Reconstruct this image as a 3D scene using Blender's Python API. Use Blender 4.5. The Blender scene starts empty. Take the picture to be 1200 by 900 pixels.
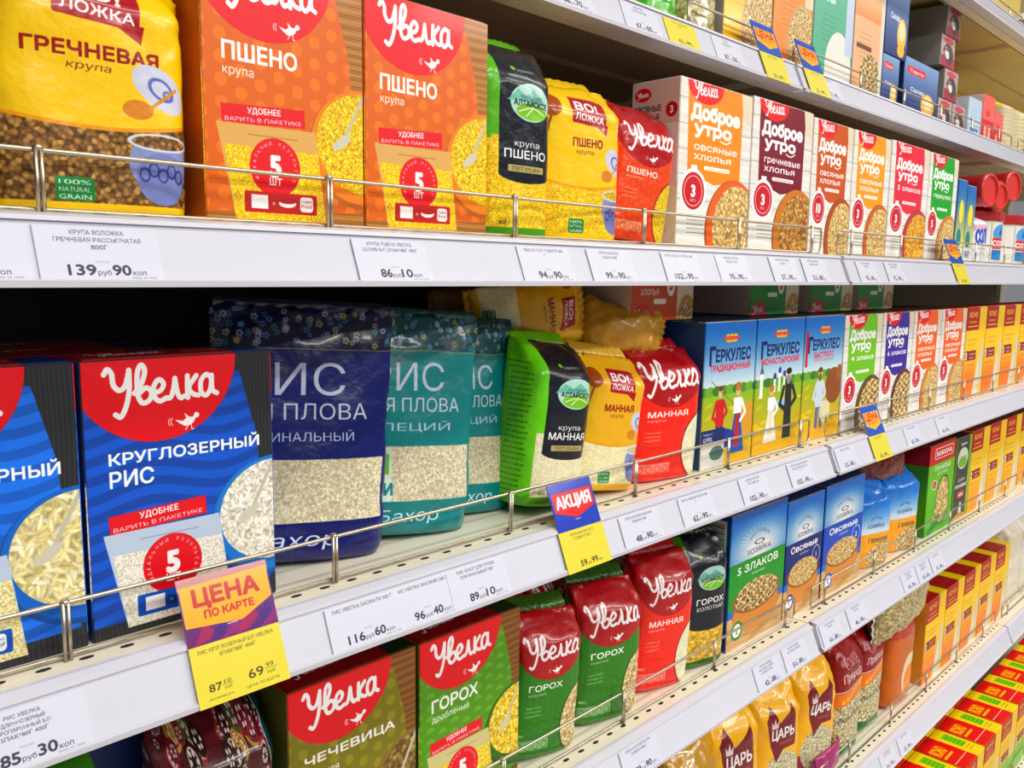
import bpy, bmesh, math, random
import numpy as np
from mathutils import Vector, Matrix, noise as mnoise

# ------------------------------------------------------------------ camera, world, lights, exposure
SC = bpy.context.scene
COL = SC.collection
R = math.radians

def look_matrix(yaw, pitch, roll):
    f = Vector((math.sin(yaw)*math.cos(pitch), math.cos(yaw)*math.cos(pitch), math.sin(pitch)))
    r = Vector((math.cos(yaw), -math.sin(yaw), 0))
    u = r.cross(f)
    r2 = r*math.cos(roll) + u*math.sin(roll)
    u2 = -r*math.sin(roll) + u*math.cos(roll)
    return Matrix((( r2.x, u2.x, -f.x, 0), (r2.y, u2.y, -f.y, 0), (r2.z, u2.z, -f.z, 0), (0, 0, 0, 1)))

cam_d = bpy.data.cameras.new('camera')
cam_d.sensor_width = 36.0
cam_d.lens = 982.75/1200*36.0
cam_d.clip_start = 0.02
cam = bpy.data.objects.new('camera', cam_d)
cam.matrix_world = look_matrix(R(44.94), R(-7.64), R(0.794))
COL.objects.link(cam)
SC.camera = cam

SC.view_settings.view_transform = 'Standard'
SC.view_settings.look = 'None'
SC.view_settings.gamma = 1.0
SC.view_settings.use_curve_mapping = False
SC.view_settings.exposure = -0.64

world = bpy.data.worlds.new('hall_light')
world.use_nodes = True
world.node_tree.nodes['Background'].inputs[0].default_value = (0.94, 0.97, 1.0, 1)
world.node_tree.nodes['Background'].inputs[1].default_value = 0.36
SC.world = world

FLOOR_Z = -1.47
CEIL_Z = 2.0
LAMP_ROWS = [(-0.55, 38), (-2.2, 78), (-3.9, 95)]       # distance into the hall, watts
for ly, watts in LAMP_ROWS:
    for lx in (0.2, 2.6, 5.0):
        ld = bpy.data.lights.new('ceiling_tube_light', 'AREA')
        ld.shape = 'RECTANGLE'; ld.size = 1.9; ld.size_y = 0.28
        ld.energy = watts; ld.color = (1.0, 0.975, 0.93)
        lo = bpy.data.objects.new('ceiling_tube_light', ld)
        lo.location = (lx, ly, CEIL_Z-0.10)
        COL.objects.link(lo)

# ------------------------------------------------------------------ object helpers
def tag(o, label=None, cat=None, group=None, kind=None):
    if label: o['label'] = label
    if cat: o['category'] = cat
    if group: o['group'] = group
    if kind: o['kind'] = kind
    return o

def empty(name, loc=(0, 0, 0), rot=(0, 0, 0)):
    o = bpy.data.objects.new(name, None)
    o.location = loc; o.rotation_euler = rot; o.empty_display_size = 0.02
    COL.objects.link(o)
    return o

def put(name, me, parent=None, loc=(0, 0, 0), rot=(0, 0, 0)):
    o = bpy.data.objects.new(name, me)
    o.location = loc; o.rotation_euler = rot
    COL.objects.link(o)
    if parent: o.parent = parent
    return o

def mesh(name, v, f, mats, mi=None, uv=None, smooth=False):
    me = bpy.data.meshes.new(name)
    me.from_pydata([tuple(p) for p in v], [], f)
    for m in (mats if isinstance(mats, (list, tuple)) else [mats]): me.materials.append(m)
    if mi is not None: me.polygons.foreach_set('material_index', mi)
    if uv is not None:
        L = me.uv_layers.new(name='UVMap')
        L.data.foreach_set('uv', np.array(uv, dtype=np.float32).ravel())
    if smooth: me.polygons.foreach_set('use_smooth', [True]*len(me.polygons))
    me.update()
    return me

BOXF = [(0, 1, 5, 4), (1, 2, 6, 5), (2, 3, 7, 6), (3, 0, 4, 7), (4, 5, 6, 7), (3, 2, 1, 0)]
def boxv(x0, x1, y0, y1, z0, z1):
    return [(x0, y0, z0), (x1, y0, z0), (x1, y1, z0), (x0, y1, z0), (x0, y0, z1), (x1, y0, z1), (x1, y1, z1), (x0, y1, z1)]
def box(name, x0, x1, y0, y1, z0, z1, m, parent=None):
    return put(name, mesh(name, boxv(x0, x1, y0, y1, z0, z1), BOXF, m), parent)

def multibox(name, boxes, m, parent=None):
    v, f = [], []
    for b in boxes:
        n = len(v); v += boxv(*b); f += [tuple(i+n for i in q) for q in BOXF]
    return put(name, mesh(name, v, f, m), parent)

def tube(name, paths, r, m, parent=None, seg=8):
    v, f = [], []
    for P in paths:
        P = [Vector(p) for p in P]; n0 = len(v); n = len(P)
        prev = None
        for i, p in enumerate(P):
            d = (P[min(i+1, n-1)]-P[max(i-1, 0)]).normalized()
            a = d.cross(Vector((0, 0, 1)) if abs(d.z) < 0.9 else Vector((0, 1, 0))).normalized()
            if prev and a.dot(prev) < 0: a = -a
            prev = a; b = d.cross(a)
            for k in range(seg):
                t = 2*math.pi*k/seg
                v.append(p + (a*math.cos(t)+b*math.sin(t))*r)
        for i in range(n-1):
            for k in range(seg):
                f.append((n0+i*seg+k, n0+i*seg+(k+1) % seg, n0+(i+1)*seg+(k+1) % seg, n0+(i+1)*seg+k))
        f.append(tuple(n0+k for k in range(seg))[::-1]); f.append(tuple(n0+(n-1)*seg+k for k in range(seg)))
    return put(name, mesh(name, v, f, m, smooth=True), parent)

# ------------------------------------------------------------------ materials
def principled(name):
    m = bpy.data.materials.new(name); m.use_nodes = True
    return m, m.node_tree, m.node_tree.nodes['Principled BSDF']

def nm(name, col, rough=0.5, metal=0.0, bump=0.0, bscale=60, var=0.06, vscale=25, coat=0.0, stretch=None, trans=0.0, alpha=1.0):
    """plain procedural material: colour broken up by noise, optional bump"""
    m, nt, bs = principled(name)
    N, L = nt.nodes, nt.links
    tc = N.new('ShaderNodeTexCoord'); mp = N.new('ShaderNodeMapping')
    if stretch: mp.inputs['Scale'].default_value = stretch
    L.new(tc.outputs['Object'], mp.inputs['Vector'])
    no = N.new('ShaderNodeTexNoise'); no.inputs['Scale'].default_value = vscale; no.inputs['Detail'].default_value = 4
    L.new(mp.outputs[0], no.inputs['Vector'])
    rp = N.new('ShaderNodeValToRGB')
    rp.color_ramp.elements[0].position = 0.3; rp.color_ramp.elements[1].position = 0.7
    rp.color_ramp.elements[0].color = [max(0, c*(1-var)) for c in col[:3]]+[1]
    rp.color_ramp.elements[1].color = [min(1, c*(1+var)) for c in col[:3]]+[1]
    L.new(no.outputs['Fac'], rp.inputs[0]); L.new(rp.outputs[0], bs.inputs['Base Color'])
    bs.inputs['Roughness'].default_value = rough; bs.inputs['Metallic'].default_value = metal
    bs.inputs['Coat Weight'].default_value = coat
    bs.inputs['Transmission Weight'].default_value = trans; bs.inputs['Alpha'].default_value = alpha
    if bump:
        n2 = N.new('ShaderNodeTexNoise'); n2.inputs['Scale'].default_value = bscale; n2.inputs['Detail'].default_value = 3
        L.new(mp.outputs[0], n2.inputs['Vector'])
        b = N.new('ShaderNodeBump'); b.inputs['Strength'].default_value = bump; b.inputs['Distance'].default_value = 0.002
        L.new(n2.outputs['Fac'], b.inputs['Height']); L.new(b.outputs[0], bs.inputs['Normal'])
    return m

def lin(c):
    return tuple((x/12.92 if x <= 0.04045 else ((x+0.055)/1.055)**2.4) for x in [k/255 for k in c])

def print_mat(name, cv, rough=0.35, crinkle=0.0, cscale=40, coat=0.0):
    """a printed surface: the drawn print as colour, procedural grain and crinkle as relief"""
    H, W, _ = cv.a.shape
    img = bpy.data.images.new(name, W, H, alpha=False)
    ink = cv.a[::-1]; grey = ink.mean(-1, keepdims=True); ink = np.clip(grey+(ink-grey)*1.12, 0, 1)**1.12      # press inks: deep and saturated
    px = np.ones((H, W, 4), np.float32); px[..., :3] = ink
    img.pixels.foreach_set(px.ravel()); img.update(); img.pack()
    m, nt, bs = principled(name); N, L = nt.nodes, nt.links
    ti = N.new('ShaderNodeTexImage'); ti.image = img; ti.extension = 'EXTEND'
    tc = N.new('ShaderNodeTexCoord')
    no = N.new('ShaderNodeTexNoise'); no.inputs['Scale'].default_value = cscale; no.inputs['Detail'].default_value = 3
    L.new(tc.outputs['Object'], no.inputs['Vector'])
    mr = N.new('ShaderNodeMapRange'); mr.inputs['To Min'].default_value = rough*0.75; mr.inputs['To Max'].default_value = min(1, rough*1.3)
    L.new(no.outputs['Fac'], mr.inputs['Value']); L.new(mr.outputs[0], bs.inputs['Roughness'])
    L.new(ti.outputs['Color'], bs.inputs['Base Color'])
    bs.inputs['Coat Weight'].default_value = coat; bs.inputs['Coat Roughness'].default_value = 0.09; bs.inputs['Specular IOR Level'].default_value = 0.35
    if crinkle:
        b = N.new('ShaderNodeBump'); b.inputs['Strength'].default_value = crinkle; b.inputs['Distance'].default_value = 0.004
        L.new(no.outputs['Fac'], b.inputs['Height']); L.new(b.outputs[0], bs.inputs['Normal'])
    return m

# ------------------------------------------------------------------ print drawing (flat artwork of the packages)
_tc = {}
def glyphs(s):
    k = s
    if k not in _tc:
        c = bpy.data.curves.new('lettering', 'FONT'); c.body = s; c.resolution_u = 3; c.fill_mode = 'NONE'
        o = bpy.data.objects.new('lettering', c); COL.objects.link(o)
        me = o.to_mesh()
        v = np.zeros(len(me.vertices)*3); me.vertices.foreach_get('co', v); v = v.reshape(-1, 3)[:, :2]
        t = np.zeros(len(me.edges)*2, dtype=np.int32); me.edges.foreach_get('vertices', t)
        t = t.reshape(-1, 2); wrap = np.abs(t[:, 0]-t[:, 1]) > 1          # the edge that closes an outline runs last to first
        t[wrap] = np.sort(t[wrap], axis=1)[:, ::-1]; t[~wrap] = np.sort(t[~wrap], axis=1)
        _tc[k] = v[t]
        o.to_mesh_clear(); bpy.data.objects.remove(o); bpy.data.curves.remove(c)
    return _tc[k]

def smooth_path(P, n=8):
    P = [np.array(p, float) for p in P]
    if len(P) < 3: return P
    Q = [2*P[0]-P[1]]+P+[2*P[-1]-P[-2]]; out = []
    for i in range(1, len(Q)-2):
        a, b, c, d = Q[i-1:i+3]
        for k in range(n):
            t = k/n
            out.append(0.5*(2*b+(c-a)*t+(2*a-5*b+4*c-d)*t*t+(3*b-a-3*c+d)*t**3))
    out.append(P[-1]); return out

def C(*c):
    return np.array(c, np.float32)/255.0

class Canvas:
    def __init__(s, w, h, bg, ppm=2600):
        s.w, s.h, s.ppm = w, h, ppm
        s.W, s.H = max(8, int(w*ppm)), max(8, int(h*ppm))
        s.a = np.ones((s.H, s.W, 3), np.float32)*C(*bg)
        s.x = (np.arange(s.W)+0.5)/s.W*w - w/2
        s.z = (1-(np.arange(s.H)+0.5)/s.H)*h
        s.rng = np.random.RandomState(int(w*9999+h*777+sum(bg)) % 9999)
    def win(s, x0, z0, x1, z1):
        i0 = int(np.clip((x0+s.w/2)/s.w*s.W-2, 0, s.W)); i1 = int(np.clip((x1+s.w/2)/s.w*s.W+3, 0, s.W))
        j0 = int(np.clip((1-z1/s.h)*s.H-2, 0, s.H)); j1 = int(np.clip((1-z0/s.h)*s.H+3, 0, s.H))
        if i1 <= i0 or j1 <= j0: return None
        X, Z = np.meshgrid(s.x[i0:i1], s.z[j0:j1])
        return (slice(j0, j1), slice(i0, i1)), X, Z
    def blend(s, sl, m, col, al=1.0):
        m = (m*al)[..., None]
        if not isinstance(col, np.ndarray): col = C(*col)
        s.a[sl] = s.a[sl]*(1-m)+col*m
    def aa(s, d): return np.clip(0.5-d*s.ppm, 0, 1)
    def ell(s, cx, cz, rx, rz, col, rot=0, al=1, clip=None, ring=None, fn=None):
        r = max(rx, rz)*1.05; g = s.win(cx-r, cz-r, cx+r, cz+r)
        if g is None: return
        sl, X, Z = g; c, n = math.cos(rot), math.sin(rot)
        u = ((X-cx)*c+(Z-cz)*n)/rx; v = (-(X-cx)*n+(Z-cz)*c)/rz
        q = np.sqrt(u*u+v*v)+1e-9; d = (q-1)*min(rx, rz)
        m = s.aa(d)
        if ring: m = m*s.aa(-(d+ring))
        if clip is not None: m = m*clip(X, Z)
        s.blend(sl, m, fn(X, Z) if fn else col, al)
    def rect(s, x0, z0, x1, z1, col, r=0.0, rot=0, al=1, fn=None):
        cx, cz = (x0+x1)/2, (z0+z1)/2; hw, hh = (x1-x0)/2, (z1-z0)/2
        R_ = math.hypot(hw, hh) if rot else 0
        g = s.win(cx-max(hw, R_), cz-max(hh, R_), cx+max(hw, R_), cz+max(hh, R_))
        if g is None: return
        sl, X, Z = g; c, n = math.cos(rot), math.sin(rot)
        u = np.abs((X-cx)*c+(Z-cz)*n)-hw+r; v = np.abs(-(X-cx)*n+(Z-cz)*c)-hh+r
        d = np.minimum(np.maximum(u, v), 0)+np.hypot(np.maximum(u, 0), np.maximum(v, 0))-r
        s.blend(sl, s.aa(d), fn(X, Z) if fn else col, al)
    def polymask(s, P, X, Z):
        out = 0
        for ox, oz in ((-.25, -.25), (.25, -.25), (-.25, .25), (.25, .25)):
            x = X+ox/s.ppm; z = Z+oz/s.ppm; ins = np.zeros(X.shape, bool); n = len(P)
            for i in range(n):
                (x1, z1), (x2, z2) = P[i], P[(i+1) % n]
                if z1 == z2: continue
                ins ^= ((z1 > z) != (z2 > z)) & (x < (x2-x1)*(z-z1)/(z2-z1)+x1)
            out = out+ins*0.25
        return out
    def poly(s, P, col, al=1, fn=None, sm=False):
        if sm: P = smooth_path(list(P)+[P[0]])
        xs = [p[0] for p in P]; zs = [p[1] for p in P]
        g = s.win(min(xs), min(zs), max(xs), max(zs))
        if g is None: return
        sl, X, Z = g; s.blend(sl, s.polymask(P, X, Z), fn(X, Z) if fn else col, al)
    def line(s, P, w, col, al=1, sm=False):
        if sm: P = smooth_path(P)
        xs = [p[0] for p in P]; zs = [p[1] for p in P]
        g = s.win(min(xs)-w, min(zs)-w, max(xs)+w, max(zs)+w)
        if g is None: return
        sl, X, Z = g; d = np.full(X.shape, 9.0)
        for (x1, z1), (x2, z2) in zip(P[:-1], P[1:]):
            dx, dz = x2-x1, z2-z1; q = dx*dx+dz*dz+1e-12
            t = np.clip(((X-x1)*dx+(Z-z1)*dz)/q, 0, 1)
            d = np.minimum(d, np.hypot(X-x1-t*dx, Z-z1-t*dz))
        s.blend(sl, s.aa(d-w/2), col, al)
    def text(s, t, x, z, cap, col=(255, 255, 255), bold=0.0, w=None, al='l', shear=0, rot=0, alpha=1):
        T = glyphs(t)
        if len(T) == 0: return
        k = cap/0.72; x0 = T[..., 0].min(); x1 = T[..., 0].max()
        kx = (w/(x1-x0)) if w else k
        U = (T[..., 0]-x0)*kx; V = T[..., 1]*k; U = U+V*shear
        if al == 'c': U = U-(x1-x0)*kx/2
        if al == 'r': U = U-(x1-x0)*kx
        c, n = math.cos(rot), math.sin(rot)
        P = np.stack([x+U*c-V*n, z+U*n+V*c], -1)
        ss = 2; px = (P[..., 0]+s.w/2)/s.w*s.W*ss; pz = (1-P[..., 1]/s.h)*s.H*ss
        pad = 2+bold*k*s.ppm; a0, a1 = int(max(0, px.min()//ss-pad)), int(min(s.W, px.max()//ss+1+pad)); b0, b1 = int(max(0, pz.min()//ss-pad)), int(min(s.H, pz.max()//ss+1+pad))
        if a1 <= a0 or b1 <= b0: return
        hh, ww = (b1-b0)*ss, (a1-a0)*ss
        D = np.zeros((hh, ww+1), np.int32); px = px-a0*ss; pz = pz-b0*ss
        for (xa, xb), (za, zb_) in zip(px, pz):            # winding number of the outlines, row by row
            if za == zb_: continue
            sg = 1 if zb_ > za else -1
            r0, r1 = max(0, int(math.ceil(min(za, zb_)-.5))), min(hh, int(math.ceil(max(za, zb_)-.5)))
            if r1 <= r0: continue
            rows = np.arange(r0, r1); xi = xa+(rows+.5-za)*(xb-xa)/(zb_-za)
            D[rows, np.clip(np.ceil(xi-.5), 0, ww).astype(int)] += sg
        M = np.cumsum(D, axis=1)[:, :ww] != 0
        rb = bold*k*s.ppm*ss
        if rb > 0.35:                      # heavier weight: grow the letter shapes
            B = M.copy(); q = int(math.ceil(rb))
            for dx in range(-q, q+1):
                for dz in range(-q, q+1):
                    if (dx or dz) and dx*dx+dz*dz <= rb*rb+.3:
                        B[max(0, dz):M.shape[0]+min(0, dz), max(0, dx):M.shape[1]+min(0, dx)] |= M[max(0, -dz):M.shape[0]+min(0, -dz), max(0, -dx):M.shape[1]+min(0, -dx)]
            M = B
        m = M.reshape(b1-b0, ss, a1-a0, ss).mean((1, 3)).astype(np.float32)
        s.blend((slice(b0, b1), slice(a0, a1)), m, col, alpha)
    def arctext(s, t, cx, cz, r, cap, col, a0, a1, bold=0.02):
        n = len(t)
        for i, ch in enumerate(t):
            a = a0+(a1-a0)*(i+0.5)/n
            if ch.strip(): s.text(ch, cx+r*math.cos(a), cz+r*math.sin(a), cap, col, bold, al='c', rot=a-math.pi/2)
    def micro(s, x, z, w, n, dz, col, hgt=0.0011, seed=1, al=0.75):
        rg = random.Random(seed)
        for i in range(n):
            q = x
            while q < x+w*(0.75+0.25*rg.random()):
                e = rg.uniform(0.002, 0.006); s.rect(q, z-i*dz, min(q+e, x+w), z-i*dz+hgt, col, al=al); q += e+0.0012
    def grains(s, size, cols, elong=1.0, dark=0.45, seed=0):
        """returns fn(X, Z) colouring a field of grains"""
        pal = np.array([C(*c) for c in cols])
        def fn(X, Z):
            G = size; gi = np.floor(X/G).astype(int); gj = np.floor(Z/G).astype(int)
            best = np.full(X.shape, 9.0); cell = np.zeros(X.shape, int)
            for di in range(-2, 3) if elong > 1.4 else range(-1, 2):
                for dj in range(-2, 3) if elong > 1.4 else range(-1, 2):
                    a, b = gi+di, gj+dj
                    h = (a*73856093 ^ b*19349663 ^ (seed*83492791+77)) & 0x7fffffff
                    h1 = ((h*1103515245+12345) & 0x7fffffff)/0x7fffffff; h2 = ((h*22695477+1) & 0x7fffffff)/0x7fffffff; h3 = ((h*134775813+7) & 0x7fffffff)/0x7fffffff
                    dx = X/G-(a+h1); dz = Z/G-(b+h2); an = h3*math.pi
                    u = (dx*np.cos(an)+dz*np.sin(an))/elong; v = (-dx*np.sin(an)+dz*np.cos(an))*(elong**0.5)
                    d = u*u+v*v; k = d < best
                    best = np.where(k, d, best); cell = np.where(k, h, cell)
            q = (cell >> 7) % len(pal); br = 0.88+0.2*(((cell >> 3) % 97)/97.0)
            sh = 1-dark*np.clip(best*1.7, 0, 1)
            return np.clip(pal[q]*(br*sh)[..., None]*1.08, 0, 1).astype(np.float32)
        return fn
    def wood(s, c1, c2, horiz=True, f=260, planks=None):
        A, B = C(*c1), C(*c2)
        def fn(X, Z):
            u, v = (X, Z) if horiz else (Z, X)
            w = np.sin(v*f*6+3*np.sin(u*30)+2*np.sin(v*90+u*12))*0.5+0.5
            w = w*0.6+0.4*(np.sin(v*f*17+u*40)*0.5+0.5)
            c = A*(1-w[..., None])+B*w[..., None]
            if planks: c = c*(1-0.14*(np.abs(((v/planks) % 1)-0.5) > 0.47))[..., None]
            return c.astype(np.float32)
        return fn
    def grad(s, c1, c2, z0, z1):
        A, B = C(*c1), C(*c2)
        def fn(X, Z):
            t = np.clip((Z-z0)/(z1-z0), 0, 1)[..., None]
            return (A*(1-t)+B*t).astype(np.float32)
        return fn

UV_STROKES = [
    [(0, 1.5), (.16, 1.72), (.34, 1.5), (.38, 1.0), (.62, .72), (.9, .9), (1.12, 1.55)],
    [(1.12, 1.6), (1.08, .75), (.9, 0), (.62, -.5), (.38, -.38)],
    [(1.3, .5), (1.66, .95), (1.84, 1.5), (1.7, 1.78), (1.5, 1.45), (1.44, .5), (1.62, .02), (1.98, .12), (2.08, .5), (1.84, .7), (1.56, .52)],
    [(2.2, .42), (2.52, .5), (2.68, .8), (2.46, 1.02), (2.2, .7), (2.22, .22), (2.45, .0), (2.78, .12)],
    [(2.78, .1), (2.98, .12), (3.14, .5), (3.24, 1.0)], [(3.24, .98), (3.32, .3), (3.46, .03), (3.66, .1)],
    [(3.86, 1.05), (3.82, .5), (3.82, 0)], [(4.3, 1.02), (3.9, .5), (4.08, .15), (4.36, .05)],
    [(5.05, .85), (4.8, 1.02), (4.52, .72), (4.5, .22), (4.72, 0), (4.98, .3), (5.08, .95)], [(5.08, .95), (5.08, .25), (5.3, .05)]]
def uvelka_word(c, x, z, w, rot=0.06, col=(255, 255, 255), k=0.25):
    s = w/5.3; cr, sr = math.cos(rot), math.sin(rot)
    for st in UV_STROKES:
        P = [(x+s*(a*cr-b*sr), z+s*(a*sr+b*cr)) for a, b in smooth_path(st, 5)]
        c.line(P, s*k, col)
def bird(c, x, z, s, col=(255, 255, 255)):
    c.ell(x, z, s*.42, s*.24, col, rot=.35); c.ell(x+s*.52, z+s*.34, s*.17, s*.17, col)
    c.line([(x+s*.3, z+s*.15), (x+s*.5, z+s*.3)], s*.2, col)
    c.poly([(x-s*.3, z+s*.05), (x-s*.85, z+s*.18), (x-s*.45, z-s*.16)], col)
    c.poly([(x-s*.1, z+s*.1), (x-s*.25, z+s*.55), (x+s*.2, z+s*.15)], col)
    c.line([(x, z-s*.2), (x-s*.2, z-s*.5)], s*.06, col); c.line([(x+s*.15, z-s*.15), (x+s*.2, z-s*.5), (x+s*.32, z-s*.48)], s*.06, col)
    for k in (0, 1): c.line([(x-s*(1.0+.15*k), z+s*.3), (x-s*(1.08+.15*k), z+s*.05), (x-s*(1.0+.15*k), z-s*.15)], s*.05, col, sm=True)
# ------------------------------------------------------------------ artwork of the cartons
W3 = (255, 255, 255)
RED = (222, 12, 36)
RICE = [(244, 240, 224), (234, 229, 210), (252, 250, 240)]
LONG = [(238, 226, 170), (226, 210, 150), (248, 240, 200)]
MILLET = [(248, 205, 15), (240, 190, 5), (253, 222, 60)]
OATS = [(236, 206, 142), (220, 182, 112), (246, 228, 176), (202, 158, 92)]
PEAS = [(245, 215, 70), (232, 190, 50), (250, 228, 110)]
LENTIL = [(150, 120, 60), (120, 90, 45), (175, 150, 85)]
BUCK = [(168, 124, 66), (136, 98, 50), (192, 150, 88), (112, 80, 40)]
MIX = [(232, 205, 130), (190, 150, 80), (120, 90, 60), (245, 230, 190)]

def carton_uvelka(kind):
    w, h = .141, .196
    P = dict(
        pwhite=dict(base=(2, 78, 172), pat='wave', wood=((34, 36, 40), (62, 64, 68)), t1='КРУГЛОЗЕРНЫЙ', t2='РИС', g=RICE, el=1.7, gs=.0030, rim=(20, 130, 210), info=(10, 90, 190), bag=(200, 215, 235)),
        long=dict(base=(20, 104, 200), pat='wave', wood=((34, 36, 40), (62, 64, 68)), t1='ДЛИННОЗЕРНЫЙ', t2='РИС', g=LONG, el=2.4, gs=.0042, rim=(10, 110, 200), info=(10, 90, 190), bag=(200, 215, 235)),
        millet=dict(base=(218, 112, 14), pat='dots', wood=((150, 96, 40), (205, 150, 70)), t1='ПШЕНО', t2='крупа', g=MILLET, el=1, gs=.0022, rim=(238, 140, 20), info=(190, 20, 25), bag=(225, 180, 110)),
        lentil=dict(base=(132, 124, 22), pat='dots', wood=((110, 70, 28), (170, 115, 50)), t1='ЧЕЧЕВИЦА', t2='зеленая', g=LENTIL, el=1, gs=.0042, rim=(150, 120, 50), info=(190, 20, 25), bag=(215, 200, 140)),
        pea=dict(base=(92, 152, 22), pat='arc', wood=((110, 70, 28), (170, 115, 50)), t1='ГОРОХ', t2='дробленый', g=PEAS, el=1, gs=.0032, rim=(60, 110, 20), info=(190, 20, 25), bag=(215, 205, 150)))[kind]
    c = Canvas(w, h, (90, 60, 30), 3000)
    c.rect(-w/2, 0, w/2, h, W3, fn=c.wood(*P['wood'], horiz=(P['pat'] != 'wave'), f=150 if P['pat'] != 'wave' else 330))
    b = C(*P['base'])
    def cloth(X, Z):
        if P['pat'] == 'wave':
            k = np.clip(np.sin(Z*470+2.2*np.sin(X*60))*3+.5, 0, 1)
        elif P['pat'] == 'dots':
            gx = (X/.016) % 1-.5; gz = ((Z/.016)+np.floor(X/.016)*.5) % 1-.5; k = (gx*gx+gz*gz < .09)
        else:
            gx = (X/.016) % 1-.5; gz = ((Z/.012)+np.floor(X/.016)*.5) % 1-.35; k = (gx*gx+gz*gz*.6 < .12) & (gz > 0)
        f = 1+(.10 if P['pat'] != 'wave' else .16)*k[..., None]
        return np.clip(b*f+k[..., None]*.03, 0, 1).astype(np.float32)
    c.poly([(-w/2, h), (.31*w, h*.93), (.40*w, h*.68), (.47*w, .075*h), (-w/2, .05*h)], W3, fn=cloth)
    c.ell(-.135*w, h*1.0, .425*w, h*.305, RED)
    uvelka_word(c, -.385*w, h*.835, .565*w, rot=.03)
    bird(c, .02*w, h*.755, .085*w)
    sz = .040 if len(P['t1']) > 6 else .062
    c.text(P['t1'], -.385*w, h*(.628 if sz < .05 else .61), sz*h, W3, .035, w=(.80*w if len(P['t1']) > 9 else (.70*w if len(P['t1']) > 6 else .44*w)))
    if P['t2'] == 'РИС': c.text('РИС', -.385*w, h*.548, .056*h, W3, .03)
    else: c.text(P['t2'], -.385*w, h*.555, .034*h, W3, .012)
    # bowl of grain with a spoon
    c.ell(.50*w, .335*h, .375*w, .245*h, tuple(int(k*.8) for k in P['rim'])); c.ell(.50*w, .345*h, .36*w, .235*h, P['rim'])
    c.ell(.50*w, .36*h, .325*w, .205*h, W3, fn=c.grains(P['gs'], P['g'], P['el'], dark=.26))
    c.line([(.36*w, .37*h), (.50*w, .56*h)], .022*w, (205, 200, 180)); c.ell(.345*w, .36*h, .075*w, .02*h, (215, 212, 195), rot=.6)
    # pouch
    c.rect(-.40*w, .385*h, .10*w, .455*h, RED, rot=.05)
    c.text('УДОБНЕЕ', -.15*w, .425*h, .022*h, W3, .03, al='c', rot=.05); c.text('ВАРИТЬ В ПАКЕТИКЕ', -.15*w, .394*h, .015*h, W3, .03, w=.46*w, al='c', rot=.05)
    c.poly([(-.43*w, .38*h), (.17*w, .385*h), (.23*w, .03*h), (-.33*w, .025*h)], P['bag'])
    c.poly([(-.39*w, .30*h), (.18*w, .30*h), (.23*w, .03*h), (-.33*w, .025*h)], W3, fn=c.grains(.0015, P['g'], 1.0, dark=.16, seed=4))
    c.line([(-.25*w, .345*h), (.05*w, .345*h)], .006*w, tuple(int(k*.8) for k in P['bag']))
    c.ell(-.09*w, .23*h, .155*w, .155*w, RED)
    c.text('5', -.09*w, .198*h, .078*h, W3, .06, al='c'); c.text('ШТ', -.09*w, .163*h, .026*h, W3, .04, al='c')
    c.arctext('ИДЕАЛЬНЫЙ РЕЗУЛЬТАТ', -.09*w, .23*h, .118*w, .013*h, W3, R(215), R(-35))
    c.rect(-.28*w, .055*h, .17*w, .135*h, P['info'], r=.01*w)
    c.rect(-.24*w, .07*h, -.14*w, .122*h, W3); c.text('=', -.115*w, .082*h, .02*h, W3, .02); c.ell(-.02*w, .095*h, .055*w, .016*h, W3); c.ell(-.02*w, .103*h, .05*w, .009*h, P['info'], ring=.002)
    c.rect(.06*w, .066*h, .145*w, .125*h, W3, r=.02*w); c.text('THERMO', .1025*w, .103*h, .008*h, P['info'], .02, w=.07*w, al='c'); c.text('Proof', .1025*w, .082*h, .014*h, P['info'], .01, w=.07*w, al='c')
    return c

def top_uvelka(base):
    c = Canvas(.141, .06, base, 1800)
    c.rect(-.07, 0, .04, .06, (150, 12, 25), r=.004)
    uvelka_word(c, -.055, .022, .05); c.text('КРУПА', .012, .025, .006, W3, .01)
    for k in range(5): c.ell(.055+.004*math.cos(k*1.26), .03+.004*math.sin(k*1.26), .003, .003, tuple(min(255, int(q*1.5)+20) for q in base), ring=.0006)
    return c

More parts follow.
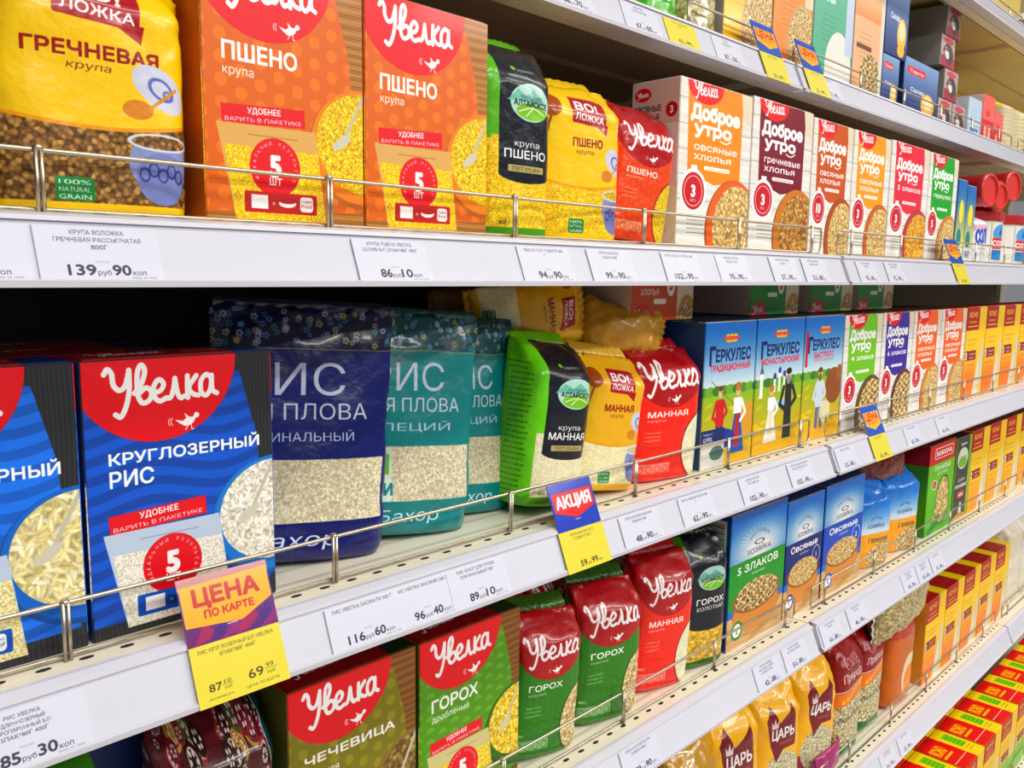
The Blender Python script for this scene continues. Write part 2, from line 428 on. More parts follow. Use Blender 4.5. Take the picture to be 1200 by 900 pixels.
def carton_dobroe(col, sub, n, bowl, grain, w=.15, g2='5', pill=True):
    h = .203
    c = Canvas(w, h, (238, 236, 230), 2000)
    c.rect(-w/2, 0, w/2, h, W3, fn=c.wood((232, 230, 224), (246, 245, 241), f=40, planks=.03))
    c.poly([(-.40*w, h), (.36*w, h), (.35*w, .44*h), (-.02*w, .40*h), (-.38*w, .47*h)], col)
    c.poly([(.33*w, h), (.5*w, h*.99), (.48*w, .80*h), (.37*w, .84*h)], (232, 222, 200))
    c.ell(-.17*w, .99*h, .24*w, .115*h, RED); uvelka_word(c, -.33*w, .92*h, .32*w, k=.24)
    c.text('Доброе', -.02*w, .785*h, .078*h, W3, .075, w=.66*w, al='c'); c.text('утро', -.05*w, .695*h, .068*h, W3, .075, w=.50*w, al='c')
    c.line([(.05*w, .675*h), (.13*w, .665*h), (.20*w, .685*h)], .012*w, W3, sm=True)
    y = .60
    for k, t in enumerate(sub):
        c.text(t, -.30*w, (y-.058*k)*h, .042*h, W3, .02, w=min(.60, .085*len(t))*w)
    if pill: c.rect(-.16*w, .485*h, .20*w, .51*h, W3, r=.002); c.text('классические', .02*w, .491*h, .011*h, col, .02, w=.28*w, al='c')
    # stop watch mark
    c.ell(-.29*w, .35*h, .175*w, .135*h, W3); c.rect(-.33*w, .47*h, -.25*w, .505*h, W3); c.ell(-.29*w, .35*h, .145*w, .112*h, (200, 15, 40)); c.ell(-.29*w, .35*h, .12*w, .092*h, W3, ring=.0009)
    c.text(n, -.29*w, .318*h, .068*h, W3, .06, al='c'); c.text('МИН', -.29*w, .285*h, .018*h, W3, .04, al='c')
    c.ell(.28*w, .12*h, .40*w, .33*h, tuple(int(k*.75) for k in bowl)); c.ell(.29*w, .13*h, .385*w, .32*h, bowl)
    c.ell(.33*w, .14*h, .34*w, .275*h, W3, fn=c.grains(.0042, grain, 1.2, seed=7, dark=.3), clip=None)
    c.micro(-.36*w, .20*h, .26*w, 5, .026*h, (90, 90, 90), seed=len(sub[0]))
    return c

def side_dobroe():
    c = Canvas(.075, .203, (236, 225, 218), 2200)
    c.rect(-.04, .150, .04, .203, (225, 190, 180)); c.ell(-.02, .187, .013, .008, RED); uvelka_word(c, -.029, .184, .018, k=.3)
    c.text('ОВСЯНЫЕ', -.034, .166, .007, (90, 40, 35), .03, w=.043); c.text('ХЛОПЬЯ', -.034, .155, .007, (90, 40, 35), .03, w=.04)
    c.ell(.025, .166, .009, .009, (190, 20, 40)); c.text('3', .025, .162, .008, W3, .05, al='c')
    c.micro(-.03, .135, .06, 12, .009, (120, 115, 110), seed=8)
    return c

def carton_gerkules(kind):
    w, h = .140, .200
    c = Canvas(w, h, (60, 150, 215), 2400)
    c.rect(-w/2, 0, w/2, h, W3, fn=c.grad((225, 238, 240), (25, 120, 205), .55*h, .95*h))
    c.rect(-w/2, 0, w/2, .52*h, W3, fn=c.grad((230, 180, 20), (150, 190, 50), .08*h, .5*h))
    for k in range(9): c.ell(-.5*w+k*.13*w, .53*h, .09*w, .035*h, [(90, 150, 50), (120, 175, 60), (70, 130, 45)][k % 3])
    for k in range(40):
        x = c.rng.uniform(-.5, .5)*w; z = c.rng.uniform(.02, .45)*h
        c.ell(x, z, .07*w, .012*h, [(240, 200, 30), (200, 170, 20), (165, 190, 45), (250, 215, 60)][k % 4], rot=c.rng.uniform(-.4, .4), al=.7)
    for k in (-1, 0, 1): c.ell(k*.07*w, .885*h, .05*w, .03*h, (245, 190, 20), rot=k*.3)
    c.rect(-.16*w, .876*h, .16*w, .896*h, RED, r=.001); c.text('РУССКИЙ ПРОДУКТ', 0, .880*h, .010*h, W3, .03, w=.28*w, al='c')
    c.text('Г', -.40*w, .715*h, .115*h, (20, 35, 110), .05, w=.10*w); c.text('ЕРКУЛЕС', -.285*w, .73*h, .08*h, (20, 35, 110), .04, w=.68*w)
    sub = dict(trad='ТРАДИЦИОННЫЙ', mon='МОНАСТЫРСКИЙ', fast='БЫСТРОГО')[kind]
    c.text(sub, 0, .665*h, .042*h, (215, 30, 45), .045, w=.78*w if kind != 'fast' else .5*w, al='c')
    if kind == 'fast': c.text('ПРИГОТОВЛЕНИЯ', 0, .635*h, .02*h, (215, 30, 45), .03, w=.5*w, al='c'); c.rect(-.47*w, .60*h, -.41*w, .88*h, (200, 20, 60), r=.002)
    sk = (235, 190, 150)
    def man(x, z, s, shirt, trou, beard=False, robe=None):
        if robe: c.poly([(x-.10*s, z), (x+.11*s, z), (x+.08*s, z+.72*s), (x-.07*s, z+.72*s)], robe)
        else:
            c.line([(x-.05*s, z+.35*s), (x-.07*s, z+.02*s)], .10*s, trou); c.line([(x+.05*s, z+.35*s), (x+.09*s, z+.02*s)], .10*s, trou)
            c.poly([(x-.12*s, z+.3*s), (x+.12*s, z+.3*s), (x+.11*s, z+.7*s), (x-.11*s, z+.7*s)], shirt)
        c.line([(x-.11*s, z+.66*s), (x-.2*s, z+.45*s), (x-.08*s, z+.38*s)], .06*s, robe or shirt); c.line([(x+.11*s, z+.66*s), (x+.2*s, z+.5*s), (x+.1*s, z+.42*s)], .06*s, robe or shirt)
        c.ell(x, z+.80*s, .062*s, .08*s, sk); c.ell(x, z+.86*s, .07*s, .04*s, (110, 70, 35) if not robe else (25, 25, 30))
        if beard: c.ell(x, z+.75*s, .05*s, .06*s, (150, 150, 150) if robe else (150, 100, 50))
    def woman(x, z, s, dress, apron):
        c.poly([(x-.2*s, z), (x+.2*s, z), (x+.06*s, z+.55*s), (x-.06*s, z+.55*s)], dress); c.poly([(x-.07*s, z+.08*s), (x+.07*s, z+.08*s), (x+.04*s, z+.5*s), (x-.04*s, z+.5*s)], apron)
        c.poly([(x-.1*s, z+.5*s), (x+.1*s, z+.5*s), (x+.1*s, z+.7*s), (x-.1*s, z+.7*s)], W3)
        c.line([(x+.1*s, z+.66*s), (x+.2*s, z+.5*s), (x+.08*s, z+.4*s)], .05*s, W3); c.ell(x, z+.79*s, .06*s, .075*s, sk); c.ell(x, z+.84*s, .075*s, .06*s, (190, 120, 40), al=.8)
    if kind == 'trad':
        c.ell(.40*w, .30*h, .16*w, .12*h, (220, 165, 60)); man(-.17*w, .14*h, .47*h, (205, 35, 40), (25, 60, 150)); woman(.18*w, .07*h, .56*h, (35, 95, 175), (190, 40, 50))
        c.ell(-.10*w, .19*h, .24*w, .07*h, (30, 60, 160)); c.line([(-.35*w, .6*h), (.1*w, .42*h)], .008*w, (140, 95, 40))
        c.rect(-.5*w, 0, -.06*w, .20*h, (225, 225, 215)); c.rect(-.5*w, .17*h, -.06*w, .27*h, (20, 45, 110)); c.text('Подарок от', -.46*w, .235*h, .016*h, W3, .01); c.text('GIPFEL', -.46*w, .19*h, .03*h, W3, .01)
        c.ell(-.20*w, .10*h, .13*w, .05*h, (90, 130, 120)); c.rect(-.34*w, .10*h, -.06*w, .115*h, (70, 100, 95))
    if kind == 'mon':
        for k, (x, z) in enumerate(((-.1, .56), (0, .60), (.1, .57))): c.rect(x*w-.02*w, .45*h, x*w+.02*w, z*h, W3); c.ell(x*w, z*h+.012*h, .032*w, .024*h, (40, 70, 160)); c.line([(x*w, z*h+.03*h), (x*w, z*h+.05*h)], .006*w, (230, 190, 60))
        c.rect(-.40*w, .42*h, -.34*w, .60*h, W3); c.poly([(-.41*w, .60*h), (-.33*w, .60*h), (-.37*w, .68*h)], (80, 110, 130))
        c.ell(.05*w, .36*h, .2*w, .03*h, (170, 210, 225)); woman(-.15*w, .08*h, .48*h, (245, 245, 240), (240, 230, 210)); man(.20*w, .08*h, .60*h, (40, 40, 45), (40, 40, 45), True, robe=(45, 42, 46))
    if kind == 'fast':
        c.ell(.30*w, .42*h, .22*w, .15*h, (150, 90, 40)); c.ell(.44*w, .52*h, .08*w, .07*h, (165, 105, 50)); man(-.06*w, .10*h, .54*h, (215, 225, 240), (110, 120, 150), True); c.ell(.10*w, .22*h, .14*w, .09*h, (235, 235, 225), al=.8)
    return c

def carton_hozyaika(kind):
    w, h = .165 if kind == '5' else .145, .205
    c = Canvas(w, h, (20, 120, 200), 2200)
    band = dict(a=(20, 150, 40), b=(10, 40, 120), c=(15, 85, 190))[dict([('5', 'a'), ('1', 'b'), ('2', 'c')])[kind]]
    A, B = C(15, 115, 200), C(250, 252, 255)
    def sky(X, Z):
        d = np.hypot(X/(.62*w), (Z-.70*h)/(.20*h)); t = np.clip(1.25-d, 0, 1)[..., None]
        t = np.maximum(t, np.clip((.72*h-Z)/(.1*h), 0, 1)[..., None]*.6)
        return (A*(1-t)+B*t).astype(np.float32)
    c.rect(-w/2, .55*h, w/2, h, W3, fn=sky)
    for k in range(14):
        a = math.pi*k/13; c.line([(.22*w*math.cos(a), .76*h+.06*h*math.sin(a)), (.34*w*math.cos(a), .76*h+.12*h*math.sin(a))], .006*w, W3, al=.6)
    ink = (60, 70, 110)
    c.arctext('НАСТОЯЩАЯ', 0, .60*h, .21*h, .026*h, ink, R(128), R(52)); c.arctext('-----------', 0, .62*h, .235*h, .02*h, ink, R(130), R(50))
    c.text('ХОЗЯЙКА', 0, .665*h, .036*h, ink, .02, w=.42*w, al='c'); c.ell(0, .74*h, .09*w, .02*h, ink, ring=.0012)
    c.rect(-w/2, .30*h, w/2, .635*h, band)
    t = dict([('5', '5 ЗЛАКОВ'), ('1', 'Овсяные'), ('2', 'Овсяные')])[kind]
    c.text(t, 0, .545*h, .055*h, W3, .03, w=.72*w, al='c'); c.text('· хлопья ·', 0, .505*h, .02*h, W3, .01, w=.3*w, al='c')
    c.rect(-w/2, 0, w/2, .24*h, W3, fn=c.wood((205, 165, 110), (228, 195, 145), f=60))
    c.ell(0, .24*h, .42*w, .15*h, (190, 120, 50)); c.ell(0, .22*h, .40*w, .14*h, (215, 145, 65)); c.ell(0, .34*h, .42*w, .12*h, (160, 100, 40)); c.ell(0, .35*h, .385*w, .115*h, W3, fn=c.grains(.0036, MIX if kind == '5' else OATS, 1.2, seed=3))
    c.ell(-.33*w, .13*h, .10*w, .07*h, [(20, 140, 50), (50, 70, 160), (15, 85, 190)]['512'.index(kind)]); c.ell(-.33*w, .13*h, .07*w, .05*h, W3); c.text('1' if kind == '1' else '2', -.33*w, .105*h, .045*h, band, .05, al='c')
    if kind != '5': c.ell(.34*w, .45*h, .11*w, .08*h, W3, ring=.0012); c.text(kind, .34*w, .425*h, .045*h, W3, .03, al='c')
    c.ell(.1*w, .06*h, .3*w, .03*h, (200, 160, 100), rot=.3)
    return c

def carton_milk(n, top=(178, 18, 28), low=(245, 135, 12), green=False):
    """narrow-panel carton: left panel red over yellow over orange, right strip yellow and milky"""
    w, h = .134, .192
    c = Canvas(w, h, (250, 205, 15), 1800)
    s = .13*w
    c.rect(-w/2, 0, s, h, W3, fn=c.grad(low, (250, 205, 15), .18*h, .48*h))
    c.rect(-w/2, .74*h, s, h, top); c.text('ЯСНО', -.40*w, .885*h, .055*h, (250, 190, 20), .05, w=.42*w); c.text('солнышко', -.38*w, .82*h, .03*h, (250, 190, 20), .03, w=.36*w); c.rect(-.44*w, .775*h, .08*w, .79*h, (250, 190, 20))
    c.text('Полезное', -.42*w, .62*h, .032*h, (190, 130, 10), .02, w=.5*w); c.text('утро', -.38*w, .57*h, .03*h, (190, 130, 10), .02, w=.4*w)
    c.rect(-.46*w, .40*h, .08*w, .51*h, (150, 45, 20), r=.003); c.text(n, -.44*w, .415*h, .08*h, W3, .05); c.text('минуты', -.24*w, .46*h, .025*h, W3, .02, w=.28*w); c.text('варки', -.24*w, .42*h, .02*h, W3, .02, w=.22*w)
    c.text('хлопья', -.42*w, .33*h, .03*h, (200, 100, 10) if not green else (60, 120, 10), .02, w=.45*w); c.micro(-.42*w, .28*h, .5*w, 3, .03*h, (190, 110, 20), seed=3)
    c.poly([(s, 0), (.28*w, .3*h), (.30*w, .55*h), (.36*w, .62*h), (.46*w, .45*h), (.44*w, .2*h), (.34*w, 0)], (222, 214, 190), sm=True)
    c.poly([(.02*w, 0), (.12*w, .22*h), (.26*w, .42*h), (.30*w, .1*h), (.25*w, 0)], (232, 226, 205), sm=True)
    if green: c.rect(-w/2, 0, w/2, .35*h, (120, 190, 20), al=.75)
    return c

def top_milk(green):
    c = Canvas(.134, .065, (250, 215, 20), 1500)
    if green:      # top panel seen from above: red half and a yellow half with a green block
        c.rect(-.067, 0, .012, .065, (222, 12, 22)); c.text('ЯСНО', -.060, .034, .016, (250, 190, 20), .05, w=.045, rot=0); c.rect(-.060, .026, -.012, .030, (250, 190, 20)); c.line([(-.064, .014), (.010, .014)], .0015, (255, 200, 190))
        c.rect(.026, .022, .055, .052, (120, 200, 20)); c.micro(.028, .046, .026, 5, .0055, (50, 110, 20), seed=2); c.micro(.028, .017, .026, 2, .005, (60, 110, 20), seed=4)
    else:
        c.rect(-.067, 0, .022, .065, (168, 8, 26)); c.line([(-.06, .022), (.018, .022)], .0012, (220, 90, 60))
    return c

def carton_makfa():
    w, h = .158, .20
    c = Canvas(w, h, (110, 190, 25), 1900)
    c.rect(-w/2, 0, w/2, h, W3, fn=c.grad((85, 175, 20), (135, 205, 35), 0, h))
    c.rect(-w/2, .78*h, w/2, h, (205, 30, 30)); c.rect(-.30*w, .83*h, .40*w, .95*h, W3, r=.004); c.rect(-.285*w, .838*h, .385*w, .942*h, (205, 25, 30), r=.003); c.text('МАКFА', .05*w, .86*h, .055*h, W3, .04, w=.58*w, al='c')
    c.text('ГРЕЧНЕВЫЕ', .03*w, .70*h, .045*h, W3, .02, w=.6*w, al='c'); c.text('хлопья', .03*w, .65*h, .03*h, W3, .01, w=.4*w, al='c')
    c.ell(-.25*w, .55*h, .1*w, .055*h, (240, 235, 210)); c.ell(-.25*w, .55*h, .075*w, .042*h, (190, 40, 35)); c.text('0', -.25*w, .53*h, .035*h, W3, .04, al='c')
    c.poly([(-.25*w, .12*h), (-.1*w, .52*h), (.1*w, .62*h), (.3*w, .55*h), (.36*w, .22*h), (.1*w, .08*h)], (60, 110, 20), sm=True)
    c.poly([(-.23*w, .14*h), (-.08*w, .50*h), (.1*w, .60*h), (.28*w, .53*h), (.34*w, .24*h), (.1*w, .10*h)], W3, fn=c.grains(.007, [(215, 190, 120), (190, 160, 90), (232, 215, 160)], 2.0), sm=True)
    c.ell(-.2*w, .08*h, .28*w, .05*h, (40, 140, 30), rot=.5)
    return c

def carton_dark():
    w, h = .105, .192
    c = Canvas(w, h, (70, 72, 68), 1800)
    c.rect(.36*w, 0, w/2, h, (130, 195, 40)); c.rect(-w/2, 0, -.46*w, h, (110, 175, 40))
    c.text('Гудвилл', -.02*w, .90*h, .03*h, W3, .03, w=.4*w, al='c'); c.ell(-.03*w, .74*h, .34*w, .13*h, (225, 235, 215)); c.ell(-.03*w, .69*h, .27*w, .06*h, (130, 190, 50)); c.text('АЛТАЙСКОЕ', -.03*w, .735*h, .03*h, (70, 80, 70), .02, w=.5*w, al='c')
    c.text('ХЛОПЬЯ', -.03*w, .46*h, .035*h, W3, .02, w=.45*w, al='c'); c.text('ГРЕЧНЕВЫЕ', -.03*w, .385*h, .04*h, W3, .03, w=.7*w, al='c'); c.rect(-.2*w, .26*h, .2*w, .34*h, (205, 50, 45)); c.text('400', 0, .275*h, .04*h, W3, .03, w=.3*w, al='c')
    c.poly([(-.12*w, 0), (-.02*w, .2*h), (.08*w, .2*h), (.14*w, 0)], (225, 225, 215)); c.ell(0, 0, .45*w, .07*h, (200, 150, 70))
    return c

def carton_geo(kind):
    """boxes of the shelf above eye level"""
    spec = dict(yellow=((246, 200, 25), (240, 225, 190)), orange=((243, 150, 62), (245, 205, 160)), teal=((95, 180, 150), (238, 238, 230)), peach=((236, 190, 150), (245, 235, 215)), blue=((70, 130, 200), (240, 200, 90)), navy=((60, 85, 140), (245, 195, 90)))
    bg, gr = spec[kind]; w, h = .15, .20
    c = Canvas(w, h, bg, 1500)
    c.micro(-.3*w, .55*h, .4*w, 6, .04*h, tuple(int(k*.6) for k in bg), seed=4)
    if kind in ('yellow', 'orange'):
        c.ell(.26*w, .22*h, .40*w, .34*h, (200, 170, 120)); c.ell(.26*w, .22*h, .37*w, .32*h, W3, fn=c.grains(.0038, OATS, 1.3)); c.rect(.28*w, .55*h, .5*w, h, (235, 215, 180))
    if kind == 'teal': c.ell(.15*w, .16*h, .34*w, .30*h, (236, 236, 228)); c.rect(.3*w, .3*h, .5*w, h, (200, 215, 235)); c.text('Овсяные', -.35*w, .72*h, .04*h, W3, .03, w=.4*w); c.text('хлопья', -.35*w, .66*h, .04*h, W3, .03, w=.34*w)
    if kind == 'peach':
        c.rect(-w/2, .68*h, w/2, h, W3, fn=c.grad((230, 150, 90), (245, 225, 190), .68*h, h)); c.rect(-.4*w, .42*h, .1*w, .46*h, (120, 70, 50)); c.ell(.1*w, .2*h, .36*w, .2*h, W3, fn=c.grains(.004, MIX, 1.4)); c.rect(.38*w, 0, .5*w, h, (225, 225, 215))
    if kind in ('blue', 'navy'):
        c.rect(-w/2, 0, w/2, h, W3, fn=c.grad((40, 60, 120), (150, 180, 220), 0, h)); c.rect(-.42*w, .74*h, .1*w, .86*h, (225, 60, 70), r=.004); c.text('Торти', -.16*w, .77*h, .05*h, W3, .03, w=.4*w, al='c'); c.text('Сахар', -.3*w, .45*h, .07*h, W3, .02, w=.4*w)
        c.ell(.22*w, .30*h, .2*w, .2*h, (250, 200, 90)); c.ell(.22*w, .34*h, .13*w, .12*h, (255, 235, 190)); c.ell(.22*w, .10*h, .16*w, .08*h, (245, 190, 70))
    return c

def print_tea():
    c = Canvas(.085, .10, (190, 180, 178), 1500)
    c.rect(-.04, 0, .04, .035, (170, 70, 90)); c.poly([(-.03, .05), (-.01, .075), (.02, .07), (.035, .04), (.01, .01), (-.015, .03)], (90, 80, 80), sm=True); c.ell(-.005, .045, .012, .02, (235, 230, 225), rot=.5); c.ell(.0, .085, .03, .01, (205, 90, 105)); c.text('чай', -.025, .052, .012, (120, 30, 50), .04, w=.03)
    return c

# ------------------------------------------------------------------ artwork of the bags (canvas spans front plus half of both sides)
def bag_uvelka(kind, a, b, h):
    w = 2*a+2*b; f = a
    base, t, g, sz = dict(millet=((226, 82, 20), 'ПШЕНО', MILLET, .0016), manna=((233, 48, 24), 'МАННАЯ', [(240, 235, 205), (236, 230, 198)], .0012), pea=((52, 128, 24), 'ГОРОХ', [(228, 205, 150), (210, 180, 120), (238, 222, 180)], .0040), red=((140, 12, 24), 'РИС', RICE, .003))[kind]
    c = Canvas(w, h, base, 2300); bb = C(*base)
    def pat(X, Z):
        gx = (X/.008) % 1-.5; gz = ((Z/.009)+np.floor(X/.008)*.5) % 1-.5; k = np.clip((.10-(gx*gx+gz*gz))*18, 0, 1)*(.45 if kind in ('pea', 'manna') else 1)
        return np.clip(bb*(1+.13*k[..., None]), 0, 1).astype(np.float32)
    c.rect(-w/2, 0, w/2, h, W3, fn=pat)
    c.ell(0, .97*h, 1.02*f+b*.35, .40*h, (176, 10, 28)); c.rect(-w/2, .93*h, w/2, h, (165, 10, 26))
    uvelka_word(c, -.80*f, .715*h, 1.62*f, rot=.04, k=.22); bird(c, .12*f, .63*h, .20*f)
    c.text(t, -.66*f, .50*h, .042*h, W3, .03, w=(.98 if len(t) < 6 else 1.15)*f); c.text('колотый' if kind == 'pea' else 'крупа', -.66*f, .465*h, .017*h, W3, .01, w=.5*f, alpha=.8)
    for k, s in enumerate(('чистая', 'отборная', 'крупа')): c.text(s, -.72*f, (.375-.03*k)*h, .014*h, W3, .01, w=.42*f, alpha=.7)
    c.ell(.92*f, .24*h, .62*f, .27*h, tuple(int(k*.7) for k in base), rot=-.2); c.ell(.97*f, .24*h, .62*f, .26*h, W3, rot=-.2, fn=c.grains(sz, g, 1.0, dark=.30 if kind != 'manna' else .08))
    c.text('800 г', -.9*f, .17*h, .02*h, W3, .01); c.rect(-.94*f, .065*h, .0*f, .14*h, W3, r=.002, al=.45)
    for k in range(4): c.ell((-.82+.23*k)*f, .095*h, .09*f, .028*h, base, ring=.0009)
    return c

def bag_altai(kind, a, b, h):
    w = 2*a+2*b; f = a
    side, g, sz, t2, t3 = dict(millet=((96, 180, 20), MILLET, .0016, 'ПШЕНО', 'крупа'), manna=((112, 205, 18), [(236, 228, 196), (230, 222, 190)], .001, 'МАННАЯ', 'крупа'), pea=((60, 130, 25), [(225, 185, 60), (205, 160, 45), (238, 205, 100)], .004, 'ГОРОХ', 'КОЛОТЫЙ'))[kind]
    c = Canvas(w, h, side, 2400)
    c.rect(-.80*f, .05*h, w/2, .52*h if kind != 'manna' else .45*h, W3, fn=c.grains(sz, g, 1, dark=.22 if kind != 'manna' else .05))
    if kind == 'millet': c.rect(-w/2, .05*h, -.8*f, .5*h, W3, fn=c.grains(sz, g, 1, dark=.3))
    else: c.micro(-w/2+.004, .86*h, b*.9, 34, .0058, tuple(int(k*.45) for k in side), seed=5, hgt=.0014)
    ink = (14, 22, 38)
    c.rect(-.62*f, .33*h, .93*f, h, ink, r=.004); c.ell(.155*f, .335*h, .775*f, .045*h, ink)
    c.text('Гудвилл', .1*f, .85*h, .018*h, (190, 220, 210), .02, w=.6*f, al='c'); c.ell(-.18*f, .865*h, .06*f, .012*h, (130, 200, 40))
    c.ell(.25*f, .70*h, .60*f, .095*h, (190, 228, 215)); c.poly([(-.42*f, .70*h), (-.15*f, .76*h), (.1*f, .73*h), (.3*f, .77*h), (.75*f, .70*h)], (125, 195, 180)); c.ell(.28*f, .655*h, .46*f, .042*h, (130, 195, 45))
    c.line([(-.1*f, .65*h), (.28*f, .675*h), (.66*f, .65*h)], .0012, (240, 250, 220), sm=True); c.line([(.1*f, .63*h), (.28*f, .67*h)], .0012, (240, 250, 220))
    c.text('НАСТОЯЩЕЕ', .25*f, .715*h, .018*h, (30, 60, 70), .02, w=.62*f, al='c'); c.text('АЛТАЙСКОЕ', .25*f, .68*h, .028*h, (20, 30, 45), .04, w=1.0*f, al='c')
    if kind == 'pea': c.text(t2, .2*f, .50*h, .045*h, W3, .03, w=1.15*f, al='c'); c.text(t3, .2*f, .45*h, .03*h, W3, .01, w=1.1*f, al='c')
    else: c.text(t3, .15*f, .475*h, .032*h, W3, .01, w=.72*f, al='c'); c.text(t2, .12*f, .415*h, .042*h, W3, .035, w=1.2*f, al='c'); c.rect(-.38*f, .345*h, .66*f, .38*h, (190, 175, 110), r=.001); c.text('ГОСТ 572-2016', .14*f, .353*h, .018*h, ink, .02, w=.8*f, al='c')
    c.rect(-w/2, 0, w/2, .06*h, tuple(int(k*.85) for k in side)); c.text('800 г', -.6*f, .075*h, .02*h, (30, 60, 20), .03, w=.3*f)
    return c

def bag_volozhka(kind, a, b, h):
    w = 2*a+2*b; f = a
    gt = .41 if kind == 'buck' else .40; g, sz, t = dict(millet=(MILLET, .0016, 'ПШЕНО'), manna=([(240, 232, 195), (234, 224, 180)], .001, 'МАННАЯ'), buck=(BUCK, .0034, 'ГРЕЧНЕВАЯ'))[kind]
    yel = (250, 205, 10) if kind != 'manna' else (235, 185, 40)
    c = Canvas(w, h, yel, 2400)
    c.rect(-w/2, .05*h, w/2, .40*h, W3, fn=c.grains(sz, g, 1, dark=(.38 if kind == 'buck' else .22) if kind != 'manna' else .05))
    c.ell(0, .50*h, a+b*.8, .165*h, (235, 165, 20)); c.ell(0, .52*h, a+b*.85, .17*h, yel); c.rect(-w/2, .52*h, w/2, h, yel)
    c.rect(-.36*f, .735*h, .48*f, .90*h, (170, 15, 35), r=.002, rot=-.06); c.poly([(.16*f, .75*h), (.52*f, .75*h), (.48*f, .68*h)], (170, 15, 35))
    c.text('ВО!', -.26*f, .825*h, .05*h, W3, .05, w=.55*f, rot=-.06); c.text('ЛОЖКА', -.30*f, .765*h, .04*h, W3, .03, w=.72*f, rot=-.06)
    c.text(t, .02*f if t != 'ГРЕЧНЕВАЯ' else .0*f, .60*h, .05*h, (150, 25, 25), .04, w=(.72 if len(t) < 6 else (.95 if len(t) < 7 else 1.3))*f, al='c'); c.text('крупа', -.05*f, .555*h, .028*h, (120, 60, 20), .0, w=.42*f, shear=.2, al='c')
    # wooden spoon print and pot print
    c.ell(-.78*f, .84*h, .20*f, .075*h, (165, 90, 20), rot=-.3); c.ell(-.78*f, .84*h, .13*f, .045*h, (190, 60, 30), rot=-.3, ring=.0015); c.line([(-.82*f, .77*h), (-.9*f, .66*h)], .05*f, (165, 90, 20))
    pot = (150, 160, 205)
    px_ = .66 if kind == 'buck' else .76
    c.ell(px_*f, .225*h, .36*f, .12*h, pot); c.ell(px_*f, .165*h, .29*f, .105*h, (130, 140, 195)); c.ell(px_*f, .31*h, .37*f, .035*h, (225, 228, 240)); c.ell(px_*f, .31*h, .32*f, .026*h, W3, fn=c.grains(sz, g, 1))
    for k in range(5): c.ell((px_-.2+.1*k)*f, (.18+.02*(k % 2))*h, .06*f, .03*h, (60, 70, 150), ring=.0012)
    c.ell((px_+.02)*f, .52*h, .34*f, .075*h, (215, 218, 235), rot=-.5); c.ell((px_+.02)*f, .52*h, .16*f, .04*h, (110, 120, 190), rot=-.5, ring=.0018); c.ell((px_+.1)*f, .50*h, .07*f, .02*h, (110, 120, 190), rot=-.5, ring=.0015)
    c.ell((px_-.24)*f, .43*h, .16*f, .038*h, (215, 140, 30)); c.line([(px_*f-.12*f, .44*h), (px_*f+.2*f, .53*h)], .035*f, (215, 150, 50))
    c.rect(-w/2, 0, w/2, .055*h, yel); c.rect(-.42*f, .06*h, -.05*f, .15*h, (40, 140, 70), r=.002)
    for k, s in enumerate(('100%', 'NATURAL', 'GRAIN')): c.text(s, -.235*f, (.122-.028*k)*h, .018*h, W3, .04, w=.3*f, al='c')
    return c

def bag_bahor(col, dark, a, b, h, name):
    w = 2*a+2*b; f = a
    c = Canvas(w, h, col, 2400)
    rg = random.Random(5 if col[0] > 5 else 3)
    c.rect(-w/2, .84*h, w/2, h, dark)
    for k in range(110):
        x, z = rg.uniform(-w/2, w/2), rg.uniform(.85, .99)*h; r = rg.uniform(.0012, .0022)
        cc = [(190, 210, 240), (120, 160, 220), (210, 200, 110), (60, 150, 170)][k % 4]
        for q in range(5): c.ell(x+r*math.cos(q*1.257), z+r*math.sin(q*1.257), r*.6, r*.6, cc, al=.8)
    c.line([(-w/2, .835*h), (w/2, .835*h)], .0008, (170, 160, 90))
    c.text('РИС', -.12*f, .655*h, .125*h, (205, 212, 232), .0, w=1.15*f, al='c'); c.text('ДЛЯ ПЛОВА', -.10*f, .560*h, .062*h, (215, 220, 235), .0, w=1.62*f, al='c'); c.text(name, -.12*f, .475*h, .034*h, (205, 215, 235), .0, w=1.35*f, al='c')
    c.rect(-.84*f, .16*h, .92*f, .405*h, W3, r=.001, fn=c.grains(.0021, [(216, 207, 178), (206, 196, 166), (226, 218, 194)], 1.6, dark=.16))
    if name == 'СПЕЦИЙ': c.rect(-.84*f, .16*h, -.38*f, .40*h, (225, 240, 225), r=.002); c.rect(-.80*f, .28*h, -.42*f, .37*h, (110, 195, 60)); c.text('И', -.5*f, .19*h, .05*h, (30, 140, 140), .05); c.text('Ы', -.7*f, .31*h, .045*h, W3, .05)
    c.text('Бахор', -.1*f, .065*h, .055*h, (225, 232, 245), .0, w=.95*f, al='c', shear=.25)
    return c

